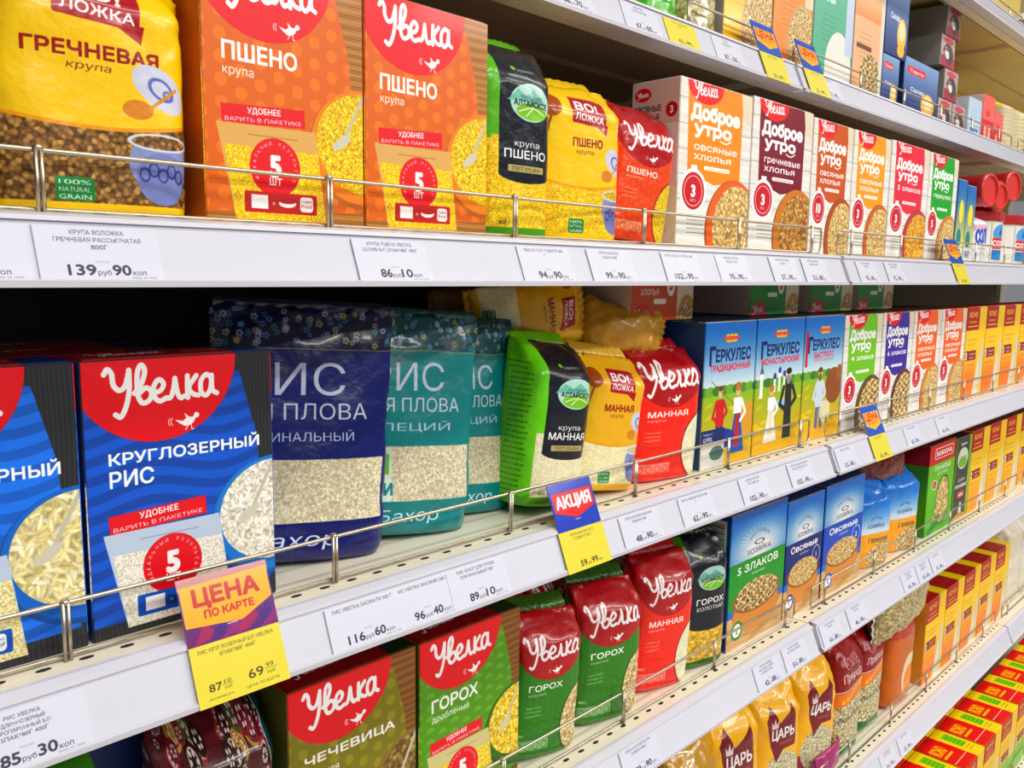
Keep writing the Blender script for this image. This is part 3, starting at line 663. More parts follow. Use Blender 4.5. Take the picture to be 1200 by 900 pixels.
def bag_tsar(kind, a, b, h):
    w = 2*a+2*b; f = a; bot = dict(green=(70, 140, 40), purple=(150, 30, 100), gold=(200, 150, 30))[kind]
    c = Canvas(w, h, (245, 190, 15), 2000)
    c.rect(-w/2, 0, w/2, .25*h, bot, al=.9); c.ell(.05*f, .28*h, .78*f, .20*h, W3, fn=c.grains(.0034, [(238, 232, 200), (215, 205, 160), (225, 220, 190)], 1.2, seed=2))
    c.poly([(-.62*f, .78*h), (-.34*f, .88*h), (-.10*f, .74*h), (.60*f, .86*h), (.62*f, .50*h), (.10*f, .50*h), (-.22*f, .40*h), (-.44*f, .56*h)], (125, 12, 38))
    c.text('ЦАРЬ', .08*f, .60*h, .085*h, W3, .03, w=.92*f, al='c'); c.ell(-.3*f, .72*h, .1*f, .02*h, (230, 220, 220)); c.poly([(-.40*f, .70*h), (-.42*f, .77*h), (-.33*f, .73*h), (-.28*f, .79*h), (-.22*f, .73*h), (-.13*f, .77*h), (-.16*f, .70*h)], (235, 225, 225)); c.text('хлопья', .2*f, .545*h, .025*h, (230, 120, 110), .01, w=.55*f, al='c')
    c.text('6', -.5*f, .07*h, .10*h, W3, .04); c.text('злаков', -.25*f, .08*h, .05*h, W3, .03, w=.95*f)
    return c

def bag_redflake(a, b, h):
    w = 2*a+2*b; f = a
    c = Canvas(w, h, (150, 12, 25), 1900)
    c.rect(-w/2, .08*h, w/2, .56*h, W3, fn=c.grains(.0050, [(228, 215, 170), (205, 190, 140), (240, 230, 200), (175, 160, 110)], 1.3, dark=.4))
    c.poly([(-w/2, .56*h), (-.2*f, .60*h), (w/2, .70*h), (w/2, .60*h), (.1*f, .50*h), (-w/2, .42*h)], (235, 130, 20)); 
    for k in range(7): c.ell((-.7+.22*k)*f, (.50+.022*k)*h, .10*f, .018*h, (250, 190, 40), rot=.6)
    c.line([(-w/2, .57*h), (-.2*f, .61*h), (w/2, .71*h)], .002, (245, 235, 225))
    c.text('Сила', -.7*f, .80*h, .085*h, (240, 220, 220), .03, w=1.0*f, shear=.2, rot=.08); c.text('Сила', -.69*f, .802*h, .083*h, (165, 20, 35), .0, w=.98*f, shear=.2, rot=.08)
    c.text('Природы', -.75*f, .67*h, .07*h, (240, 220, 220), .02, w=1.5*f, shear=.2, rot=.1)
    c.text('Пить Здорово', -.85*f, .30*h, .05*h, (25, 85, 95), .02, w=1.75*f, shear=.2, rot=.12); c.micro(-.7*f, .24*h, 1.2*f, 3, .03*h, (120, 120, 90), seed=4, al=.5)
    c.rect(-w/2, 0, w/2, .10*h, (30, 120, 60))
    return c

def bag_bluegerk(t, a, b, h):
    w = 2*a+2*b; f = a
    c = Canvas(w, h, (30, 130, 215), 1900)
    c.rect(-w/2, .4*h, w/2, .85*h, W3, fn=c.grad((215, 230, 240), (30, 130, 215), .45*h, .75*h)); c.rect(-w/2, 0, w/2, .42*h, (238, 170, 25)); c.ell(.5*f, .10*h, .9*f, .2*h, W3, fn=c.grains(.0046, OATS, 1.2))
    c.arctext('НАСТОЯЩАЯ', 0, .44*h, .16*h, .028*h, (50, 60, 120), R(125), R(55)); c.text('ХОЗЯЙКА', 0, .49*h, .04*h, (50, 60, 120), .03, w=.8*f, al='c'); c.text(t, -.3*f, .31*h, .06*h, (60, 60, 50), .03, al='l')
    return c

def print_sack(cols, size):
    c = Canvas(.20, .20, cols[0], 1500)
    c.rect(-.1, 0, .1, .2, W3, fn=c.grains(size, cols, 1.3, dark=.3)); return c

def bag_maroon():
    c = Canvas(.26, .14, (88, 18, 34), 2200); rg = random.Random(8)
    for k in range(260):
        x, z, r = rg.uniform(-.13, .13), rg.uniform(0, .14), rg.uniform(.003, .010)
        cc = [(40, 14, 22), (150, 60, 40), (190, 150, 60), (70, 90, 50), (130, 30, 60)][k % 5]
        c.ell(x, z, r, r, cc); c.ell(x, z, r*.7, r*.7, [(120, 30, 50), (220, 200, 190), (60, 20, 40)][k % 3], ring=.001)
        for q in range(6): c.ell(x+r*.45*math.cos(q*1.047), z+r*.45*math.sin(q*1.047), r*.16, r*.16, (225, 215, 205))
    c.rect(.070, 0, .13, .14, (10, 80, 90)); c.line([(.069, 0), (.069, .14)], .0016, (210, 215, 215)); return c

# ------------------------------------------------------------------ price cards
CW, CH = .072, .0345
CHT = .0425
def card_print(lines, rub, kop, w=CW, bg=(222, 223, 236), ink=(74, 76, 90), big=False):
    c = Canvas(w, CH, bg, 3400)
    n = len(lines); s = .0029 if n < 4 else .0024
    for i, t in enumerate(lines): c.text(t, 0, CH-.0052-i*(s*1.65), s, ink, .012, w=min(w*.94, len(t)*s*.84), al='c')
    c.text('РОССИЯ', 0, .0108, .0014, (150, 152, 160), .0, al='c')
    c.text(rub, -.0045, .0030, .0068, ink, .03, al='r', w=.0052*len(rub)); c.text('руб', -.0035, .0030, .0032, ink, .015, w=.0078)
    c.text(kop, .0055, .0030, .0068, ink, .03, w=.0106); c.text('коп', .0172, .0030, .0032, ink, .015, w=.0082)
    c.micro(w/2-.020, .0008, .018, 1, .001, (130, 135, 175), hgt=.0009, seed=2, al=.5)
    c.rect(-w/2, 0, -w/2+.0003, CH, (185, 187, 200))
    return c
def card_yellow(lines, rub, kop, old=None):
    w = .070; c = Canvas(w, CHT, (230, 216, 84), 3400); ink = (95, 85, 30)
    for i, t in enumerate(lines): c.text(t, 0, CHT-.006-i*.0046, .0027, ink, .0, w=min(w*.92, len(t)*.0027*.8), al='c')
    if old:
        c.text(old[0], -.026, .0095, .0052, ink, .02, w=.0095); c.text(old[1], -.0145, .0125, .0028, ink, .01, w=.005); c.line([(-.016, .0118), (-.0085, .0118)], .0003, ink); c.text('руб', -.0145, .0088, .002, ink, .0, w=.005)
        c.text('РЕГУЛЯРНАЯ ЦЕНА', -.027, .0038, .0014, ink, .0, w=.018)
        c.text(rub, .004, .0095, .0066, ink, .02, w=.0115); c.text(kop, .018, .0135, .0034, ink, .01, w=.0062); c.line([(.017, .0128), (.0265, .0128)], .0003, ink); c.text('руб', .0185, .0092, .0022, ink, .0, w=.006)
        c.text('ЦЕНА ПО КАРТЕ', .001, .0035, .002, ink, .0, w=.026)
    else:
        c.text(rub, -.004, .004, .0062, (40, 40, 30), .02, al='r', w=.0095); c.text('руб', -.003, .004, .0026, (40, 40, 30), .01, w=.006); c.text(kop, .004, .004, .0062, (40, 40, 30), .02, w=.0095); c.text('коп', .0145, .004, .0026, (40, 40, 30), .01, w=.006)
    return c
def head_cena():
    w, h = .070, .048; c = Canvas(w, h, (95, 30, 120), 3400)
    c.rect(-w/2, 0, w/2, h, W3, fn=c.grad((120, 20, 110), (70, 70, 160), 0, h))
    for k in range(6): c.poly([(-.03+.01*k, 0), (-.02+.012*k, .016), (-.012+.012*k, .004)], [(200, 30, 90), (60, 40, 140), (170, 40, 130)][k % 3], al=.6)
    c.rect(-w/2, h-.008, w/2, h, (225, 150, 130), al=.8); c.poly([(-w/2+.001, .042), (w/2-.001, .044), (w/2-.001, .021), (.008, .0095), (-w/2+.001, .0135)], (252, 178, 10))
    c.text('ЦЕНА', 0, .0270, .0115, (190, 30, 25), .05, w=.050, al='c'); c.text('ПО КАРТЕ', 0, .0175, .0052, (190, 30, 25), .04, w=.038, al='c'); return c
def head_akcia():
    w, h = .068, .050; c = Canvas(w, h, (20, 70, 185), 3000)
    c.poly([(-.031, .040), (.031, .040), (.031, .020), (0, .011), (-.031, .020)], (220, 25, 35)); c.text('АКЦИЯ', 0, .0235, .0120, W3, .05, w=.054, al='c'); return c
def head_blue():
    w, h = .068, .050; c = Canvas(w, h, (15, 95, 195), 2000)
    c.poly([(-.030, .040), (.030, .040), (.030, .017), (0, .009), (-.030, .017)], (252, 190, 20)); c.text('ЦЕНА', 0, .0255, .0120, (215, 45, 25), .05, w=.050, al='c'); c.text('ПО КАРТЕ', 0, .0185, .0042, (215, 45, 25), .03, w=.044, al='c'); return c
# ------------------------------------------------------------------ hall
cream = nm('cream_enamel', lin((236, 229, 207)), rough=.32, var=.03, vscale=12, coat=.2)
under = nm('shelf_underside_painted_shade', lin((168, 142, 112)), rough=.6, var=.06, vscale=9)  # cream metal browned in its colour to paint dim, warm bounce light
undery = nm('shelf_underside_yellow', lin((214, 190, 126)), rough=.55, var=.06, vscale=9)  # lighter, yellower underside colour for the highest shelf
backm = nm('back_panel_painted_shade', lin((70, 62, 54)), rough=.8, var=.12, vscale=6)  # shade deep in the shelves is put into this panel's dark colour
backy = nm('back_panel_cream', lin((222, 196, 100)), rough=.6, var=.05, vscale=6)
railm = nm('white_rail_plastic', lin((214, 215, 229)), rough=.20, var=.015, vscale=8, coat=.5)
raile = nm('rail_edge_plastic', lin((212, 212, 224)), rough=.25, var=.02, vscale=8)
chrome = nm('wire_chrome', lin((196, 186, 168)), rough=.36, metal=1, var=.02, vscale=8)
darkm = nm('slot_shadow_paint', lin((28, 26, 24)), rough=.9, var=.1)
steel = nm('upright_steel', lin((190, 184, 170)), rough=.4, metal=.3)
tile = nm('floor_tile', lin((160, 150, 138)), rough=.25, var=.05, vscale=3)
ceilm = nm('ceiling_panel', lin((190, 190, 188)), rough=.9, var=.02)
lampm = nm('lamp_housing', lin((235, 235, 235)), rough=.5)

def slab(name, *a, **k):
    o = box(name, *a); tag(o, kind='structure'); return o
fl = slab('floor', -6, 12, -8, 2.2, FLOOR_Z-.05, FLOOR_Z, tile)
slab('ceiling', -6, 12, -8, 2.2, CEIL_Z, CEIL_Z+.05, ceilm)
for ly, _ in LAMP_ROWS:
    for lx in (0.2, 2.6, 5.0):
        t = empty('ceiling_lamp', (lx, ly, CEIL_Z-.03)); tag(t, 'white tube lamp, %s row from the shelves, %s along the aisle' % ({-.55: 'first', -2.2: 'second', -3.9: 'third'}[ly], {0.2: 'nearest', 2.6: 'middle', 5.0: 'last'}[lx]), 'ceiling lamp', 'ceiling tube lamps')
        box('housing', -.97, .97, -.16, .16, -.035, .03, lampm, t)

# ------------------------------------------------------------------ gondola shelving
YB = 1.02
LV = dict(top=(.632, .573), s1=(.632, .2805), s2=(.540, -.013), s3=(.540, -.306), s4=(.546, -.598), s5=(.566, -.985), s6=(.470, -1.335))
DECK = {k: z+.044 for k, (y, z) in LV.items()}
FRONT = {k: y+.057 for k, (y, z) in LV.items()}
BAYS = [(-1.25, 0.0), (0.0, 1.25), (1.25, 2.5), (2.5, 3.75)]
LN = dict(top='highest', s1='upper', s2='eye-level', s3='middle', s4='lower middle', s5='low', s6='base')
BN = ['first', 'second', 'third', 'fourth']
BW = ['far side of the rice boxes', 'near bay', 'bay beyond the first rail joint', 'bay farthest down the aisle']

def extrude_profile(P, x0, x1):
    n = len(P); v = [(x0, y, z) for y, z in P]+[(x1, y, z) for y, z in P]
    f = [(i, (i+1) % n, n+(i+1) % n, n+i) for i in range(n)]+[tuple(range(n))[::-1], tuple(range(n, 2*n))]
    return v, f
slotv = []
for k in range(8):
    t = math.pi*k/4; slotv.append((.0050*math.cos(t), .0022*math.sin(t), 0))
slot_me = mesh('slot', slotv+[(x, y, .0003) for x, y, z in slotv], [tuple(range(8, 16))]+[(i, (i+1) % 8, 8+(i+1) % 8, 8+i) for i in range(8)], darkm)

capv = [(.0032*s*math.cos(math.pi*k/4), .0034*s*math.sin(math.pi*k/4), z) for s, z in ((.7, -.0022), (1, -.001), (1, .0008), (.7, .002)) for k in range(8)]
cap_me = mesh('post_cap', capv, [(i*8+k, i*8+(k+1) % 8, i*8+8+(k+1) % 8, i*8+8+k) for i in range(3) for k in range(8)]+[tuple(range(8))[::-1], tuple(range(24, 32))], chrome, smooth=True)

def fence_posts(b, X0, X1):
    if b == 1: return 0.01, X1-.008, [.1666+.208*k for k in range(0, 6)]
    return X0+.05, X1-.01, [X0+.095+.2058*k for k in range(6)]

for lv, (yf, zb) in LV.items():
    for b, (X0, X1) in enumerate(BAYS):
        if lv == 'top' and b < 2: continue
        if b == 0 and lv in ('s5', 's6'): continue
        zd = zb+.044; e0, e1 = X0+.0015, X1-.0015
        sh = empty('shelf', (0, 0, 0)); tag(sh, f'cream metal {LN[lv]} shelf, {BW[b]}', 'shelf', 'cream gondola shelves')
        # deck sheet with a folded front edge, underside pan and stiffener
        yd = yf+.0272
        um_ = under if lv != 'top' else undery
        multibox('deck', [(e0, e1, yd, YB, zd-.0025, zd)], cream, sh)
        multibox('front_fold', [(e0, e1, yd, yd+.002, zb+.004, zd-.0025), (e0, e1, yd+.002, yd+.022, zb+.004, zb+.006)], cream, sh)
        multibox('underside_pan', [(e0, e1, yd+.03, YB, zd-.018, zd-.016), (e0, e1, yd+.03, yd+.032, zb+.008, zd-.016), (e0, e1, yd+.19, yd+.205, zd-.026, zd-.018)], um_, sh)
        for q in (e0, e1-.002): box('end_bracket', q, q+.002, yd+.01, YB, zb+.017, zd-.003, cream, sh)
        # row of flat dark discs painting the shade inside the slots behind the rail, as far as they can be told apart
        if lv in ('s2', 's3', 's4', 's5', 's6') and b in (1, 2):
            n = int((X1-X0)/.0265)
            for k in range(n):
                x = X0+.018+.0265*k
                if x > {'s2': .9, 's3': 2.3, 's4': 2.4, 's5': 2.5, 's6': 2.5}[lv]: continue
                put('slot', slot_me, sh, (x, yf+.0395, zd+.0001))
        rl = empty('price_rail', (0, 0, 0)); tag(rl, f'white price rail of the {LN[lv]} shelf, {BW[b]}', 'price rail', 'white price rails')
        g0, g1 = X0+(.003 if b != 2 else .008), X1-.004
        v, f = extrude_profile([(yf+.0012, zb+.003), (yf+.0167, zb+.0405), (yf+.0215, zb+.0405), (yf+.0215, zb+.003)], g0, g1)
        put('rail_face', mesh('rail_face', v, f, railm), rl)
        v, f = extrude_profile([(yf-.001, zb), (yf-.0015, zb+.004), (yf+.0012, zb+.005), (yf+.0215, zb+.003), (yf+.0215, zb)], g0, g1)
        put('lower_lip', mesh('lower_lip', v, f, raile), rl)
        v, f = extrude_profile([(yf+.0140, zb+.0395), (yf+.0150, zb+.0425), (yf+.022, zb+.0445), (yf+.0265, zb+.0443), (yf+.0215, zb+.0405)], g0, g1)
        put('upper_lip', mesh('upper_lip', v, f, raile), rl)
        # wire guard
        f0, f1, posts = fence_posts(b, X0, X1)
        yw = yf+.0455; zt, zl = zd+.0395, zd+.0030
        wg = empty('wire_guard', (0, 0, 0)); tag(wg, f'chrome wire guard on the {LN[lv]} shelf, {BW[b]}', 'wire guard', 'chrome wire guards')
        tube('top_wire', [[(f0, yw, zl+.008), (f0, yw, zt-.006), (f0+.002, yw, zt-.0015), (f0+.006, yw, zt), (f1-.006, yw, zt), (f1-.002, yw, zt-.0015), (f1, yw, zt-.006), (f1, yw, zl+.008)]], .0017, chrome, wg)
        tube('bottom_wire', [[(f0, yw, zl+.008), (f0+.004, yw, zl), (f1-.004, yw, zl), (f1, yw, zl+.008)]], .0017, chrome, wg)
        for px in posts:
            po = tube('post', [[(px-.0016, yw-.0030, zd), (px-.0016, yw-.0030, zt+.001)], [(px+.0016, yw-.0030, zd), (px+.0016, yw-.0030, zt+.001)]], .0014, chrome, wg, seg=7)
            put('post_cap', cap_me, po, (px, yw-.0015, zt+.0012))
for b, (X0, X1) in enumerate(BAYS):
    o = box('wall_back' if b == 0 else 'wall_back.%03d' % b, X0, X1, YB, YB+.02, FLOOR_Z, .25, backm); tag(o, kind='structure')
    o = box('trim_back_%d' % (b+1), X0, X1, YB, YB+.02, .25, 1.2, backy if b > 1 else backm); tag(o, kind='structure')
    o = box('upright_post', X1-.03, X1+.03, YB-.018, YB-.001, FLOOR_Z, 1.2, steel); tag(o, f'slotted steel upright at the far end of the {BN[b]} bay', 'upright', 'gondola uprights')
    if b: o = box('plinth', X0, X1, .50, .52, FLOOR_Z, -1.34, cream); tag(o, f'cream kick plate under the base shelf of the {BW[b]}', 'kick plate', 'gondola kick plates')
# ------------------------------------------------------------------ package builders
_mc = {}
def cached(key, fn):
    if key not in _mc: _mc[key] = fn()
    return _mc[key]
def plain(rgb, rough=.45, bump=0.0, coat=0.0, bs=60):
    return cached(('plain', rgb, rough, bump, coat), lambda: nm('print_%d_%d_%d' % rgb, lin(rgb), rough=rough, var=.05, vscale=30, bump=bump, bscale=bs, coat=coat))

def carton(name, label, group, x0, x1, h, lv, depth, front, side, top, dz=0.0, dy=0.0, yaw=0.0, upside=False, cat='carton'):
    """printed cardboard box: body with front, side and top prints, and its tucked top flap"""
    w = x1-x0-.001; z = DECK[lv]+dz+.0003
    t = empty(name, ((x0+x1)/2, FRONT[lv]+dy+depth/2, z+(h if upside else 0)), (0, math.pi if upside else 0, yaw)); tag(t, label, cat, group)
    a, d, e = w/2, depth/2, .0009
    bm = bmesh.new(); vs = [bm.verts.new(p) for p in boxv(-a, a, -d, d, 0, h)]
    for q in BOXF: bm.faces.new([vs[i] for i in q])
    bm.faces.ensure_lookup_table()
    uvl = bm.loops.layers.uv.new('UVMap')
    fr, rt, bk, lf, tp, bt = bm.faces[:]
    for fc in (fr, bk): fc.material_index = 0
    for fc in (rt, lf): fc.material_index = 1
    for fc in (tp, bt): fc.material_index = 2
    for fc in (fr, bk):
        for l in fc.loops: l[uvl].uv = ((l.vert.co.x+a)/w if fc is fr else 1-(l.vert.co.x+a)/w, l.vert.co.z/h)
    for fc in (rt, lf):
        for l in fc.loops: l[uvl].uv = ((l.vert.co.y+d)/depth if fc is rt else 1-(l.vert.co.y+d)/depth, l.vert.co.z/h)
    for fc in (tp, bt):
        for l in fc.loops: l[uvl].uv = ((l.vert.co.x+a)/w, (l.vert.co.y+d)/depth)
    bmesh.ops.bevel(bm, geom=bm.edges[:], offset=e, segments=2, affect='EDGES')
    me = bpy.data.meshes.new('carton_body'); bm.to_mesh(me); bm.free()
    for m in (front, side, top): me.materials.append(m)
    put('carton_body', me, t)
    if not upside:
        v = boxv(-a+.003, a-.003, -d+.002, d*.55, h+.0001, h+.0009)
        uv = []
        for q in BOXF:
            for i in q: uv.append(((v[i][0]+a)/w, (v[i][1]+d)/depth))
        put('top_flap', mesh('top_flap', v, BOXF, top, uv=uv), t)
    return t

def bag_mesh(a, b, h, style, seed, amp, canvas_w, m, NT=44, NS=60):
    n = {'brick': 3.6, 'pouch': 2.5, 'pillow': 2.3}[style]; v, uvp = [], []; e = 2.0/n
    so = Vector((seed*3.7, seed*1.3, seed*2.1))
    for i in range(NT):
        t = i/(NT-1); z = h*t
        if style == 'brick':
            k = max(0, (t-.80)/.20); aw = a*(.965+.035*math.sin(math.pi*t)-.02*k); bw = b*(1-.80*k**1.4); cy = b*.45*k**1.3
            q = max(0, 1-t/.035); aw *= 1-.05*q*q; bw *= 1-.10*q*q
        elif style == 'pouch':
            aw = a*(.93+.07*t); bw = b*max(.035, (1-t)**.75 if t > .12 else (.9**1)*(1-t)**.75); cy = b*.55*t
            q = max(0, 1-t/.05); bw *= 1-.25*q*q; aw *= 1-.05*q
        else:
            s = math.sin(math.pi*min(1, max(0, t))); aw = a*(1-.04*s); bw = b*max(.05, s**.55); cy = 0
        cy += b*.0
        ring = []
        for j in range(NS+1):
            ph = math.pi*1.5+2*math.pi*(j-NS/2)/NS      # starts at the back, front centre at NS/2
            cx, sy = math.cos(ph), math.sin(ph)
            x = aw*math.copysign(abs(cx)**e, cx); y = bw*math.copysign(abs(sy)**e, sy)+cy
            p = Vector((x, y, z))
            w8 = .35+.65*min(1, abs(t-.45)*2.0)**1.5
            f1 = mnoise.noise(p*28+so); f2 = 1-2*abs(mnoise.noise(Vector((x*55, y*55, z*30))+so*2)); f3 = mnoise.noise(p*120+so)
            dn = amp*(f1*.9+(f2-.45)*.8*w8+f3*.25)
            if style == 'brick': dn *= .40+1.5*max(0, (t-.6)/.4)**.8
            nr = Vector((cx*.5, sy, 0)).normalized() if True else None
            k2 = 1.0 if i else .2
            p = p+nr*dn*k2
            if t > .72 and style != 'pillow': p.z += amp*1.6*mnoise.noise(Vector((x*35, seed, y*20)))*((t-.72)/.28)
            ring.append(p)
        L = [0.0]
        for j in range(1, NS+1): L.append(L[-1]+(ring[j]-ring[j-1]).length)
        mid = L[NS//2]
        for j in range(NS+1): v.append(ring[j]); uvp.append((.5+(L[j]-mid)/canvas_w, t))
    f, uv = [], []; W = NS+1
    for i in range(NT-1):
        for j in range(NS):
            q = (i*W+j, i*W+j+1, (i+1)*W+j+1, (i+1)*W+j); f.append(q); uv += [uvp[k] for k in q]
    for i, rv in ((NT-1, False), (0, True)):
        c = len(v); pts = [v[i*W+j] for j in range(NS)]; v.append(sum(pts, Vector())/NS); uvp.append((.5, i/(NT-1)))
        for j in range(NS):
            q = (i*W+j, i*W+j+1, c); q = q[::-1] if rv else q; f.append(q); uv += [uvp[k] for k in q]
    me = mesh('bag_body', v, f, m, uv=uv, smooth=True)
    bm = bmesh.new(); bm.from_mesh(me); bmesh.ops.remove_doubles(bm, verts=bm.verts, dist=1e-6); bm.to_mesh(me); bm.free()
    return me

def seal_mesh(a, m, hh=.012, y=0.0, z=0.0, lean=0.0, seed=1):
    n = 28; v = []
    for s in (0, 1):
        for k in range(3):
            for i in range(n+1):
                x = -a+2*a*i/n; zz = hh*k/2
                yy = y+.0018*math.sin(i*1.9+seed)+.004*mnoise.noise(Vector((x*40, seed, k*.5)))+lean*zz+(.0012 if s else 0)
                v.append((x, yy, z+zz*(1-.15*abs(mnoise.noise(Vector((x*30, seed*2, 0)))))))
    W = n+1; f = []
    for s in (0, 1):
        for k in range(2):
            for i in range(n):
                q = (s*3*W+k*W+i, s*3*W+k*W+i+1, s*3*W+(k+1)*W+i+1, s*3*W+(k+1)*W+i); f.append(q if s == 0 else q[::-1])
    for i in range(n):
        f.append((2*W+i, 2*W+i+1, 5*W+i+1, 5*W+i)); f.append((i+1, i, 3*W+i, 3*W+i+1))
    return mesh('top_seal', v, f, m, smooth=True)

def bag(name, label, group, x, lv, a, b, h, art, sealcol, style='brick', lean=0.0, pitch=0.0, yaw=0.0, dy=0.0, dz=0.0, amp=.0022, seed=1, rot=None, y=None, cat='bag', z=None, seal=True):
    cw = 2*a+2*b
    m = cached((id(art[0]),)+art[1:], lambda: print_mat(name+'_print', art[0](*art[1:]), rough=.28, crinkle=.45, cscale=48, coat=.38)) if isinstance(art, tuple) else art
    zz = (DECK[lv]+dz+.0008) if z is None else z
    if z is None and abs(lean) > 0: zz += abs(math.sin(lean))*a*.93
    t = empty(name, (x, FRONT[lv]+dy+b if y is None else y, zz), rot or (pitch, lean, yaw)); tag(t, label, cat, group)
    put('bag_body', bag_mesh(a, b, h, style, seed, amp, cw, m), t)
    sm = plain(sealcol, .3, .3, .3, 90)
    if seal:
        if style == 'brick': put('top_seal', seal_mesh(a*.86, sm, .016, b*.42, h-.003, 1.2, seed), t)
        elif style == 'pouch': put('top_seal', seal_mesh(a*.97, sm, .008, b*.50, h-.002, .1, seed), t)
        else:
            put('top_seal', seal_mesh(a*.93, sm, .012, 0, h-.003, .2, seed), t); put('bottom_seal', seal_mesh(a*.93, sm, .010, 0, -.007, .1, seed+3), t)
    return t

def lathe(name, prof, m, parent=None, seg=32, mi=None):
    v = [(r*math.cos(2*math.pi*k/seg), r*math.sin(2*math.pi*k/seg), z) for r, z in prof for k in range(seg)]
    f = [(i*seg+k, i*seg+(k+1) % seg, (i+1)*seg+(k+1) % seg, (i+1)*seg+k) for i in range(len(prof)-1) for k in range(seg)]
    f += [tuple(range(seg))[::-1], tuple((len(prof)-1)*seg+k for k in range(seg))]
    return put(name, mesh(name, v, f, m), parent)

def pm(key, cv, rough=.38, coat=.15): return cached(('pm', key), lambda: print_mat(key, cv(), rough=rough, coat=coat))

# ------------------------------------------------------------------ eye-level shelf
um = {k: pm('carton_print_'+k, lambda k=k: carton_uvelka(k)) for k in ('millet', 'pwhite', 'long', 'lentil', 'pea')}
ut = {k: pm('carton_top_'+k, lambda k=k, c=c: top_uvelka(c)) for k, c in dict(millet=(215, 110, 20), pwhite=(10, 50, 110), long=(10, 50, 110), lentil=(30, 48, 12), pea=(34, 66, 14)).items()}
us = dict(millet=plain((205, 95, 15)), pwhite=plain((8, 60, 140)), long=plain((20, 80, 160)), lentil=plain((90, 95, 20)), pea=plain((60, 110, 20)))

bag('groats_bag', 'dark plum bag at the near end of the eye-level shelf, cut by the frame', None, .075, 's2', .062, .035, .19, plain((44, 20, 26), .3, .3, .3), (40, 18, 24), seed=3)
bag('groats_bag', 'large yellow bag of brown buckwheat with a blue pot print', 'yellow spoon-print groats bags', .210, 's2', .064, .036, .170, (bag_volozhka, 'buck', .064, .036, .170), (240, 195, 20), seed=2, amp=.0028, yaw=R(-5))
carton('groats_carton', 'orange millet carton beside the large buckwheat bag', 'orange millet cartons', .279, .418, .196, 's2', .058, um['millet'], us['millet'], ut['millet'])
carton('groats_carton', 'orange millet carton beside the tall green and black bag', 'orange millet cartons', .4185, .5585, .196, 's2', .058, um['millet'], us['millet'], ut['millet'])
carton('groats_carton', 'second-row orange millet carton behind the one touching the buckwheat bag', 'second-row orange cartons', .279, .418, .196, 's2', .058, um['millet'], us['millet'], ut['millet'], dy=.060)
carton('groats_carton', 'second-row orange millet carton behind the one touching the black bag', 'second-row orange cartons', .4185, .5585, .196, 's2', .058, um['millet'], us['millet'], ut['millet'], dy=.060)
bag('groats_bag', 'tall green and black bag of yellow millet on the eye-level shelf', 'green and black groats bags', .6065, 's2', .047, .026, .190, (bag_altai, 'millet', .047, .026, .190), (90, 170, 25), seed=4, amp=.0018, yaw=R(-3))
bag('groats_bag', 'yellow millet bag with a dark red badge between black and orange bags', 'yellow spoon-print groats bags', .709, 's2', .058, .030, .168, (bag_volozhka, 'millet', .058, .030, .168), (240, 195, 20), seed=5, yaw=R(-8))
bag('groats_bag', 'orange millet bag with red top leaning against the cartons of flakes', 'red-top groats bags', .808, 's2', .046, .024, .150, (bag_uvelka, 'millet', .046, .024, .150), (176, 20, 28), seed=6, lean=R(7), yaw=R(-12))

dob = [('yellow-orange oat flake carton with its side showing, first of the white row', (245, 150, 15), ['овсяные', 'хлопья'], '3', (225, 110, 40), OATS, .873, 1.043, .203),
       ('maroon buckwheat flake carton in the white row', (130, 18, 48), ['гречневые', 'хлопья'], '3', (205, 130, 40), [(200, 150, 70), (170, 115, 50), (222, 180, 105)], 1.045, 1.220, .206),
       ('brown-orange oat flake carton marked 10 beyond the maroon one', (200, 95, 25), ['овсяные', 'хлопья'], '10', (175, 85, 30), OATS, 1.222, 1.362, .202),
       ('yellow oat flake carton between the brown-orange and pink ones', (240, 165, 15), ['овсяные', 'хлопья'], '3', (200, 110, 40), OATS, 1.364, 1.515, .202),
       ('pink-red five grain carton in the white row', (225, 50, 80), ['5 злаков'], '3', (190, 70, 70), [(235, 180, 50), (220, 150, 40), (245, 205, 100)], 1.518, 1.700, .204),
       ('bright green oat carton closing the white row', (20, 165, 35), ['геркулес'], '5', (205, 140, 60), OATS, 1.702, 1.862, .203)]
sd = pm('carton_side_flakes', side_dobroe); wt = plain((225, 205, 200))
for i, (lb, col, sub, n, bw, gr, x0, x1, h) in enumerate(dob):
    m = pm('flake_print_%d' % i, lambda: carton_dobroe(col, sub, n, bw, gr))
    carton('flake_carton', lb, 'white flake cartons on the eye-level shelf', x0, x1, h, 's2', .072, m, sd, wt)
pz = pm('pudding_print', lambda: (lambda c: (c.rect(-.05, 0, .05, .17, W3, fn=c.grad((240, 220, 120), (40, 120, 190), .04, .15)), c.ell(.0, .105, .022, .024, (245, 225, 60)), c.ell(-.01, .05, .025, .02, (30, 140, 140)), c.rect(-.04, .005, .04, .035, (230, 235, 235)), c.text('МАЛ', -.03, .012, .015, (40, 80, 160), .03), c)[-1])(Canvas(.09, .17, (60, 140, 200), 1600)))
carton('porridge_carton', 'small blue and yellow carton just past the green flake carton', 'small blue and yellow cartons', 1.872, 1.925, .168, 's2', .05, pz, plain((40, 110, 180)), plain((60, 120, 190)))
carton('porridge_carton', 'small blue and yellow carton next to the white salt bag', 'small blue and yellow cartons', 1.928, 1.985, .160, 's2', .05, pz, plain((40, 110, 180)), plain((60, 120, 190)))
